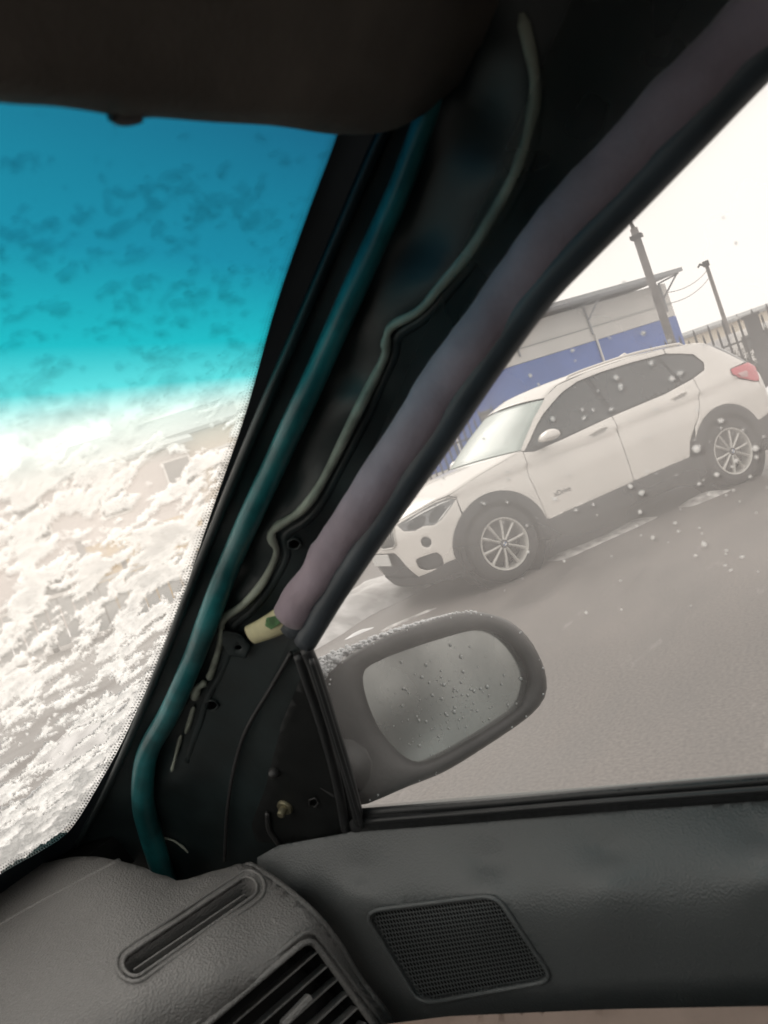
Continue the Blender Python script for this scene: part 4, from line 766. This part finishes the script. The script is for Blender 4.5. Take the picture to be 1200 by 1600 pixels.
# blue and white metal-clad building
M['bwhite'] = mat('white cladding', (.62, .60, .57), .6, var=.06, vscale=1); M['bblue'] = mat('blue cladding', (.055, .125, .40), .55, var=.12, vscale=1); M['broof'] = mat('grey roof sheet', (.30, .31, .32), .6, var=.1); M['soffit'] = mat('grey soffit', (.38, .39, .38), .7)
B0, B1 = at_z(783, 578, 3.1), at_z(1056, 493, 3.1); bd = nvec(*(B1-B0)[:2], 0); bn = np.array([bd[1], -bd[0], 0]); bn = bn if bn @ (CP*[1, 1, 0]-B0) > 0 else -bn
BLD = empty('warehouse', (B1[0], B1[1], 0), math.atan2(-bd[1], -bd[0]))     # local x runs left along the facade, y points away from the viewer or towards it
tag(BLD, 'low warehouse with a blue band under white cladding and a roof overhang on brackets', 'building')
_yl = np.array([-(-bd[1]), -bd[0], 0]); YS = 1 if _yl @ bn > 0 else -1         # local y sign towards the viewer
BL = 10.6
slab('wall', (0, -YS*8-.0, 0), (BL, -YS*.1, 4.25) if YS > 0 else (BL, 8, 4.25), M['bwhite'], BLD) if YS > 0 else slab('wall', (0, .1, 0), (BL, 8, 4.25), M['bwhite'], BLD)
def bb(name, x0, x1, y0, y1, z0, z1, m): ys = sorted((YS*y0, YS*y1)); return slab(name, (x0, ys[0], z0), (x1, ys[1], z1), m, BLD)
px_ = 0.0
for wd in (3.5, 5.9, 1.2):
    bb('blue_panel', px_+.006, px_+wd-.006, -.10, 0, .9, 3.1, M['bblue']); bb('white_panel', px_+.003, px_+wd-.003, -.10, -.012, 3.115, 4.22, M['bwhite']); bb('plinth_panel', px_+.01, px_+wd-.01, -.10, -.01, 0, .885, M['bwhite']); px_ += wd
bb('string_course', 0, BL, -.012, .03, 3.52, 3.55, M['soffit'])
xs = [.3, 3.55, 6.4, 9.6]
def slope(name, x0, x1, m, t=.10, y0=-8.2, y1=.95):
    V = [(x, YS*y, 4.30+(.95-y)*.06+(t if k else 0)) for x in (x0, x1) for y in (y0, y1) for k in (0, 1)]
    return mesh(name, V, [(0, 1, 3, 2), (4, 6, 7, 5), (0, 4, 5, 1), (2, 3, 7, 6), (0, 2, 6, 4), (1, 5, 7, 3)], m, BLD, False)
slope('roof', .12, BL+.5, M['broof'], .12); 
for x in xs:
    def P(y, z): return (x, YS*y, z)
    MB().tube([P(.03, 3.3), P(.03, 4.28)], .035, 6).build('bracket_post', M['broof'], BLD); MB().tube([P(.03, 3.75), P(.85, 4.28)], .028, 6).build('bracket_brace', M['broof'], BLD); MB().tube([P(.03, 4.26), P(.9, 4.27)], .028, 6).build('bracket_arm', M['broof'], BLD)
MB().tube([(3.5, YS*.06, 0), (3.5, YS*.06, 3.3)], .035, 8).build('downpipe', M['bwhite'], BLD); MB().tube([(9.4, YS*.06, 0), (9.4, YS*.06, 3.3)], .035, 8).build('downpipe', M['bwhite'], BLD)

# utility poles and wires
M['wood'] = mat('weathered pole', (.14, .13, .125), .9, var=.3, vscale=4)
def pole(top_uv, dist, r, label, arm):
    t = far(*top_uv, dist); e = empty('utility_pole', (t[0], t[1], 0)); tag(e, label, 'pole', 'utility poles beyond the fence')
    MB().tube([(0, 0, 0), (0, 0, t[2]*.5), (0, 0, t[2])], [r*1.25, r*1.1, r], 10).build('shaft', M['wood'], e, True)
    return e, t
e1, t1 = pole((990, 357), 17.6, .085, 'nearer grey pole with a pointed tip crossing the blue and white building', 0)
MB().tube([(0, 0, t1[2]-.05), (-.03, .02, t1[2]+.22), (-.05, .03, t1[2]+.5)], [.05, .03, .008], 8).build('tip', M['iron'], e1, True); MB().box((0, 0, t1[2]-.2), (.26, .26, .08)).build('band', M['iron'], e1)
e2, t2 = pole((1103, 412), 32, .075, 'thinner farther pole with a short bracket standing right of the building', 1)
MB().tube([(0, 0, t2[2]-.1), (-.18, .22, t2[2]+.05), (-.26, .30, t2[2]-.05)], [.05, .05, .04], 6).build('bracket', M['iron'], e2); MB().box((0, 0, t2[2]), (.24, .24, .22)).build('insulator', M['iron'], e2)
ef = BLD.location
for k, dz in enumerate((-.25, -.55)):
    a = np.array([t2[0], t2[1], t2[2]+dz]); b = np.array([B1[0], B1[1], 4.2+dz*1.2]); tt = np.linspace(0, 1, 14)[:, None]; P = a*(1-tt)+b*tt; P[:, 2] -= 1.2*tt[:, 0]*(1-tt[:, 0])*.6
    tag(MB().tube(P, .012, 5).build('overhead_wire', M['iron'], None), ('upper' if k == 0 else 'lower')+' thin wire from the farther pole to the warehouse corner', 'wire', 'overhead wires')

# things behind the fence on the right
M['shed'] = mat('cream shed wall', (.68, .63, .52), .7, var=.06, vscale=1); M['grey'] = mat('grey sheet', (.30, .31, .31), .6, var=.1, vscale=1); M['dred'] = mat('dark red paint', (.28, .03, .04), .35)
def gabled(name, c, ang, lx, ly, h, rh, mw, mr, label, wins=(), storey=None):
    e = empty(name, (c[0], c[1], 0), ang); tag(e, label, 'building'); slab('wall', (-lx/2, -ly/2, 0), (lx/2, ly/2, h), mw, e); ov = .35
    V = [(-lx/2-ov, -ly/2-ov, h), (lx/2+ov, -ly/2-ov, h), (lx/2+ov, 0, h+rh), (-lx/2-ov, 0, h+rh), (lx/2+ov, ly/2+ov, h), (-lx/2-ov, ly/2+ov, h)]; V += [(x, y, z+.14) for x, y, z in V]
    mesh('roof', V, [(0, 3, 2, 1), (3, 5, 4, 2), (6, 7, 8, 9), (9, 8, 10, 11), (0, 1, 7, 6), (5, 11, 10, 4), (0, 6, 9, 3), (3, 9, 11, 5), (1, 2, 8, 7), (2, 4, 10, 8)], mr, e, False)
    for (x, z, w, hh, fy) in wins:
        y = fy*ly/2; o = slab('window', (x-w/2, min(y, y+fy*.04), z-hh/2), (x+w/2, max(y, y+fy*.04), z+hh/2), M['bwhite'], e); slab('pane', (x-w/2+.09, min(y+fy*.035, y+fy*.05), z-hh/2+.09), (x+w/2-.09, max(y+fy*.035, y+fy*.05), z+hh/2-.09), M['glass'], o)
    return e
c = far(1165, 530, 40); gabled('cream_shed', c, R(-55), 10, 5, 2.75, .3, M['shed'], M['grey'], 'low cream shed with a grey roof seen through the fence on the right', [])
c = far(1168, 575, 24); vn = empty('parked_van', (c[0], c[1], 0), R(-35)); tag(vn, 'pale grey van behind the fence pickets, right of the SUV', 'van')
mb = MB(); pr = [(-1.9, .35), (-1.95, 1.0), (-1.5, 1.15), (-1.1, 1.85), (1.9, 1.9), (1.98, .35)]; nP = len(pr); mb.add([(x, y, z) for y in (-.85, .85) for x, z in pr], [tuple(range(nP)), tuple(range(2*nP-1, nP-1, -1))]+[(i, nP+i, nP+(i+1) % nP, (i+1) % nP) for i in range(nP)]); bevel(mb.build('body', M['bwhite'], vn), .08, 3)
for x in (-1.2, 1.2):
    for y in (-.8, .8): MB().lathe([(0, -.1), (.30, -.1), (.32, -.06), (.32, .06), (.30, .1), (0, .1)], (x, y, .32), (0, 1, 0), 20).build('wheel', M['tyre'], vn)
for x0, x1 in ((-.9, -.1), (.1, .9)): slab('window', (x0, -.872, 1.2), (x1, -.862, 1.65), M['glass'], vn)
c = far(1192, 535, 34); rc = empty('red_car', (c[0], c[1], 0), R(-20)); tag(rc, 'dark red car at the right edge behind the fence', 'car')
mb = MB(); pr = [(-2.1, .35), (-2.15, .75), (-1.2, .9), (-.6, 1.4), (.9, 1.42), (1.6, .98), (2.1, .9), (2.15, .35)]; nP = len(pr); mb.add([(x, y, z) for y in (-.8, .8) for x, z in pr], [tuple(range(nP)), tuple(range(2*nP-1, nP-1, -1))]+[(i, nP+i, nP+(i+1) % nP, (i+1) % nP) for i in range(nP)]); bevel(mb.build('body', M['dred'], rc), .09, 3)
for x in (-1.3, 1.3):
    for y in (-.75, .75): MB().lathe([(0, -.1), (.29, -.1), (.31, -.06), (.31, .06), (.29, .1), (0, .1)], (x, y, .31), (0, 1, 0), 20).build('wheel', M['tyre'], rc)
mb = MB(); 
for y in (-.815, .815): mb.add([(-.95, y, .95), (-.5, y, 1.33), (.85, y, 1.34), (1.35, y, .98)], [(0, 1, 2, 3)])
o = MB(); o.add(mb.v[:4], [(0, 1, 2, 3)]).build('window', M['glass'], rc); o = MB(); o.add(mb.v[4:], [(0, 1, 2, 3)]).build('window', M['glass'], rc)
# bare bush
def bush(name, c, h, label, n=520, seed=1):
    rg = random.Random(seed); e = empty(name, (c[0], c[1], 0)); tag(e, label, 'bush'); mb = MB(); lf = MB()
    for _ in range(26):
        a, b = rg.uniform(0, 6.28), rg.uniform(.1, .5); L_ = h*rg.uniform(.6, 1); p = [(0, 0, 0)]
        for k in range(1, 5): p.append((math.cos(a)*b*L_*k/4+rg.gauss(0, .04), math.sin(a)*b*L_*k/4+rg.gauss(0, .04), L_*k/4))
        mb.tube(p, [.02, .016, .012, .008, .004], 5)
        for _ in range(n//26):
            q = p[rg.randint(2, 4)]; q = [q[0]+rg.gauss(0, .12), q[1]+rg.gauss(0, .12), q[2]+rg.gauss(0, .12)]; u_ = np.array([rg.gauss(0, 1) for _ in range(3)]); u_ /= np.linalg.norm(u_); w_ = nvec(*np.cross(u_, [.3, .5, .8])); s_ = rg.uniform(.03, .07); lf.add([q+u_*s_, q+w_*s_*.5, q-u_*s_, q-w_*s_*.5], [(0, 1, 2, 3)])
    mb.build('twigs', M['wood'], e, True, kind='stuff'); lf.build('foliage', mat('dull foliage', (.035, .045, .035), .8), e, kind='stuff')
c = far(1153, 545, 22); bush('dark_bush', c, 1.55, 'dark bush between the pickets beside the dark pillar', seed=3)
c = far(1196, 640, 19); bush('dark_bush', (c[0], c[1]), 1.0, 'low snowy bush at the right edge behind the SUV tail', seed=5)

# distant hills
V = []; n = 60
for i in range(n):
    a = R(-30+150*i/(n-1)); d = 420; V += [(d*math.sin(a), d*math.cos(a), -1), (d*math.sin(a), d*math.cos(a), 9+9*float(fbm(np.array([i*.22]), np.array([.3]), 4, 2)[0])), ((d+120)*math.sin(a), (d+120)*math.cos(a), -1)]
tag(mesh('hills', V, [f for i in range(n-1) for f in ((3*i, 3*i+3, 3*i+4, 3*i+1), (3*i+1, 3*i+4, 3*i+5, 3*i+2))], mat('grey hills', (.42, .42, .44), .95, var=.1, vscale=.03)), kind='structure')

# ================================================================== seen through the windshield
M['hbeige'] = mat('beige render', (.52, .42, .30), .8, var=.06, vscale=.6); M['hpink'] = mat('pinkish render', (.50, .44, .42), .8, var=.06, vscale=.6); M['ochre'] = mat('ochre gate', (.55, .36, .14), .6, var=.08, vscale=2)
def house_at(name, uv, dist, ang, lx, ly, h, rh, mw, mr, label, wins): c = far(*uv, dist); return gabled(name, c, ang, lx, ly, h, rh, mw, mr, label, wins)
W2 = [(x, z, 1.1, 1.4, fy) for x in (-4, -1.4, 1.4, 4) for z in (1.5, 3.9) for fy in (-1,)]
house_at('beige_house', (425, 780), 34, R(-48), 14, 7, 5.4, 1.4, M['hbeige'], M['grey'], 'beige two-storey house beside the windshield pillar', W2)
house_at('pinkish_house', (150, 880), 31, R(-40), 9, 7, 5.0, 1.2, M['hpink'], M['grey'], 'pinkish grey two-storey house at the left edge of the windshield', W2)
c = far(230, 850, 19.5); g = empty('ochre_gate', (c[0], c[1], 0), R(-46)); tag(g, 'ochre metal gate in front of the beige house', 'gate')
for k in range(6): slab('board', (-1.5+k*.5, -.03, .15), (-1.02+k*.5, .03, 2.1), M['ochre'], g)
for x in (-1.6, 1.52): slab('gate_post', (x, -.09, 0), (x+.16, .09, 2.3), M['post'], g)
c = far(120, 890, 17.5); g = empty('board_fence', (c[0], c[1], 0), R(-42)); tag(g, 'low grey board fence with a pale top rail in front of the houses', 'fence')
for k in range(20): slab('board', (-3+k*.3, -.02, .1), (-2.74+k*.3, .02, 1.15), M['grey'], g)
slab('top_rail', (-3.05, -.05, 1.17), (3.05, .05, 1.25), M['bwhite'], g)
for x in (-3, -1, 1, 3): slab('fence_post', (x-.06, .03, 0), (x+.06, .13, 1.5), M['iron'], g)

# ================================================================== snow and slush on the ground
def mound(name, line, width, height, label, m, seed=1, step=.12):
    L_ = resample(line, step); T = np.gradient(L_, axis=0); T /= np.linalg.norm(T, axis=1)[:, None]; Nn = np.stack([-T[:, 1], T[:, 0]], 1); w = np.linspace(-1, 1, 15); V = []
    for i, (p, q) in enumerate(zip(L_, Nn)):
        endf = min(1, min(i, len(L_)-1-i)/4.0)
        for a in w:
            xy = p+q*a*width*(.75+.5*float(fbm(np.array([i*step*.9]), np.array([a*.4]), 3, seed)[0])); hgt = height*max(0, 1-a*a)**.8*(.35+1.2*float(fbm(np.array([xy[0]*2.2]), np.array([xy[1]*2.2]), 4, seed+3)[0]))*endf; V.append((xy[0], xy[1], hgt-.012))
    n = len(L_); return tag(mesh(name, V, [(r*15+i, r*15+i+1, (r+1)*15+i+1, (r+1)*15+i) for r in range(n-1) for i in range(14)], m), label, 'snow', kind='stuff')
f3 = lambda x, off=0: F0+fd_*x+np.array([fd_[1], -fd_[0]])*off*np.sign(np.array([fd_[1], -fd_[0]]) @ (-F0))
mound('snow_bank', [f3(-6, 1.2), f3(2, 1.4), f3(7, 1.3), f3(11.5, 1.2)], 1.6, .45, 'bank of settled snow along the foot of the iron fence', M['snow'], 2, .2)
tag(mesh('snow_field', [(p[0], p[1], .006) for p in (f3(-30, .4), f3(14, .4), f3(60, -40), f3(-60, -60))], [(0, 1, 2, 3)], M['snow'], smooth=False), kind='structure')
su = lambda x, y: SUV_O[:2]+UXx[:2]*x+np.array([UXx[1], -UXx[0]])*y
mound('snow_ridge', [su(-3.2, .6), su(-1.6, -.2), su(-.5, -.9), su(1.5, -1.6), su(5.5, -1.9), su(9, -1.8)], .7, .22, 'lumpy snow ridge on the far side of the SUV by its nose', M['oldsnow'], 7, .12)
mound('slush_strip', [su(1.25, .75), su(2.0, .70), su(2.6, .62)], .17, .05, 'wet grey slush under the sill of the SUV by its front wheel', M['slush'], 9, .05)
mound('slush_strip', [su(2.75, .80), su(3.1, .82), su(3.35, .80)], .16, .055, 'wet grey slush under the sill of the SUV by its rear wheel', M['slush'], 12, .05)
mound('slush_strip', [su(3.9, .75), su(4.4, .85), su(5.2, .8)], .22, .06, 'slush behind the rear wheel of the SUV', M['slush'], 15, .06)
for k, (u, v, ln) in enumerate([(590, 940, .5), (556, 944, .35), (640, 968, .7), (562, 990, .4)]):
    p = at_z(u, v, 0)[:2]; mound('snow_patch', [p-UXx[:2]*ln/2, p+UXx[:2]*ln*.1+[.02, .03], p+UXx[:2]*ln/2], .05, .03, ['larger snow lump on the asphalt ahead of the SUV, nearest its bumper', 'leftmost snow lump on the asphalt beside the windshield pillar', 'long thin streak of snow on the asphalt above the mirror', 'snow lump on the asphalt just above the left end of the mirror'][k], M['slush'] if k == 2 else M['snow'], 20+k, .04)
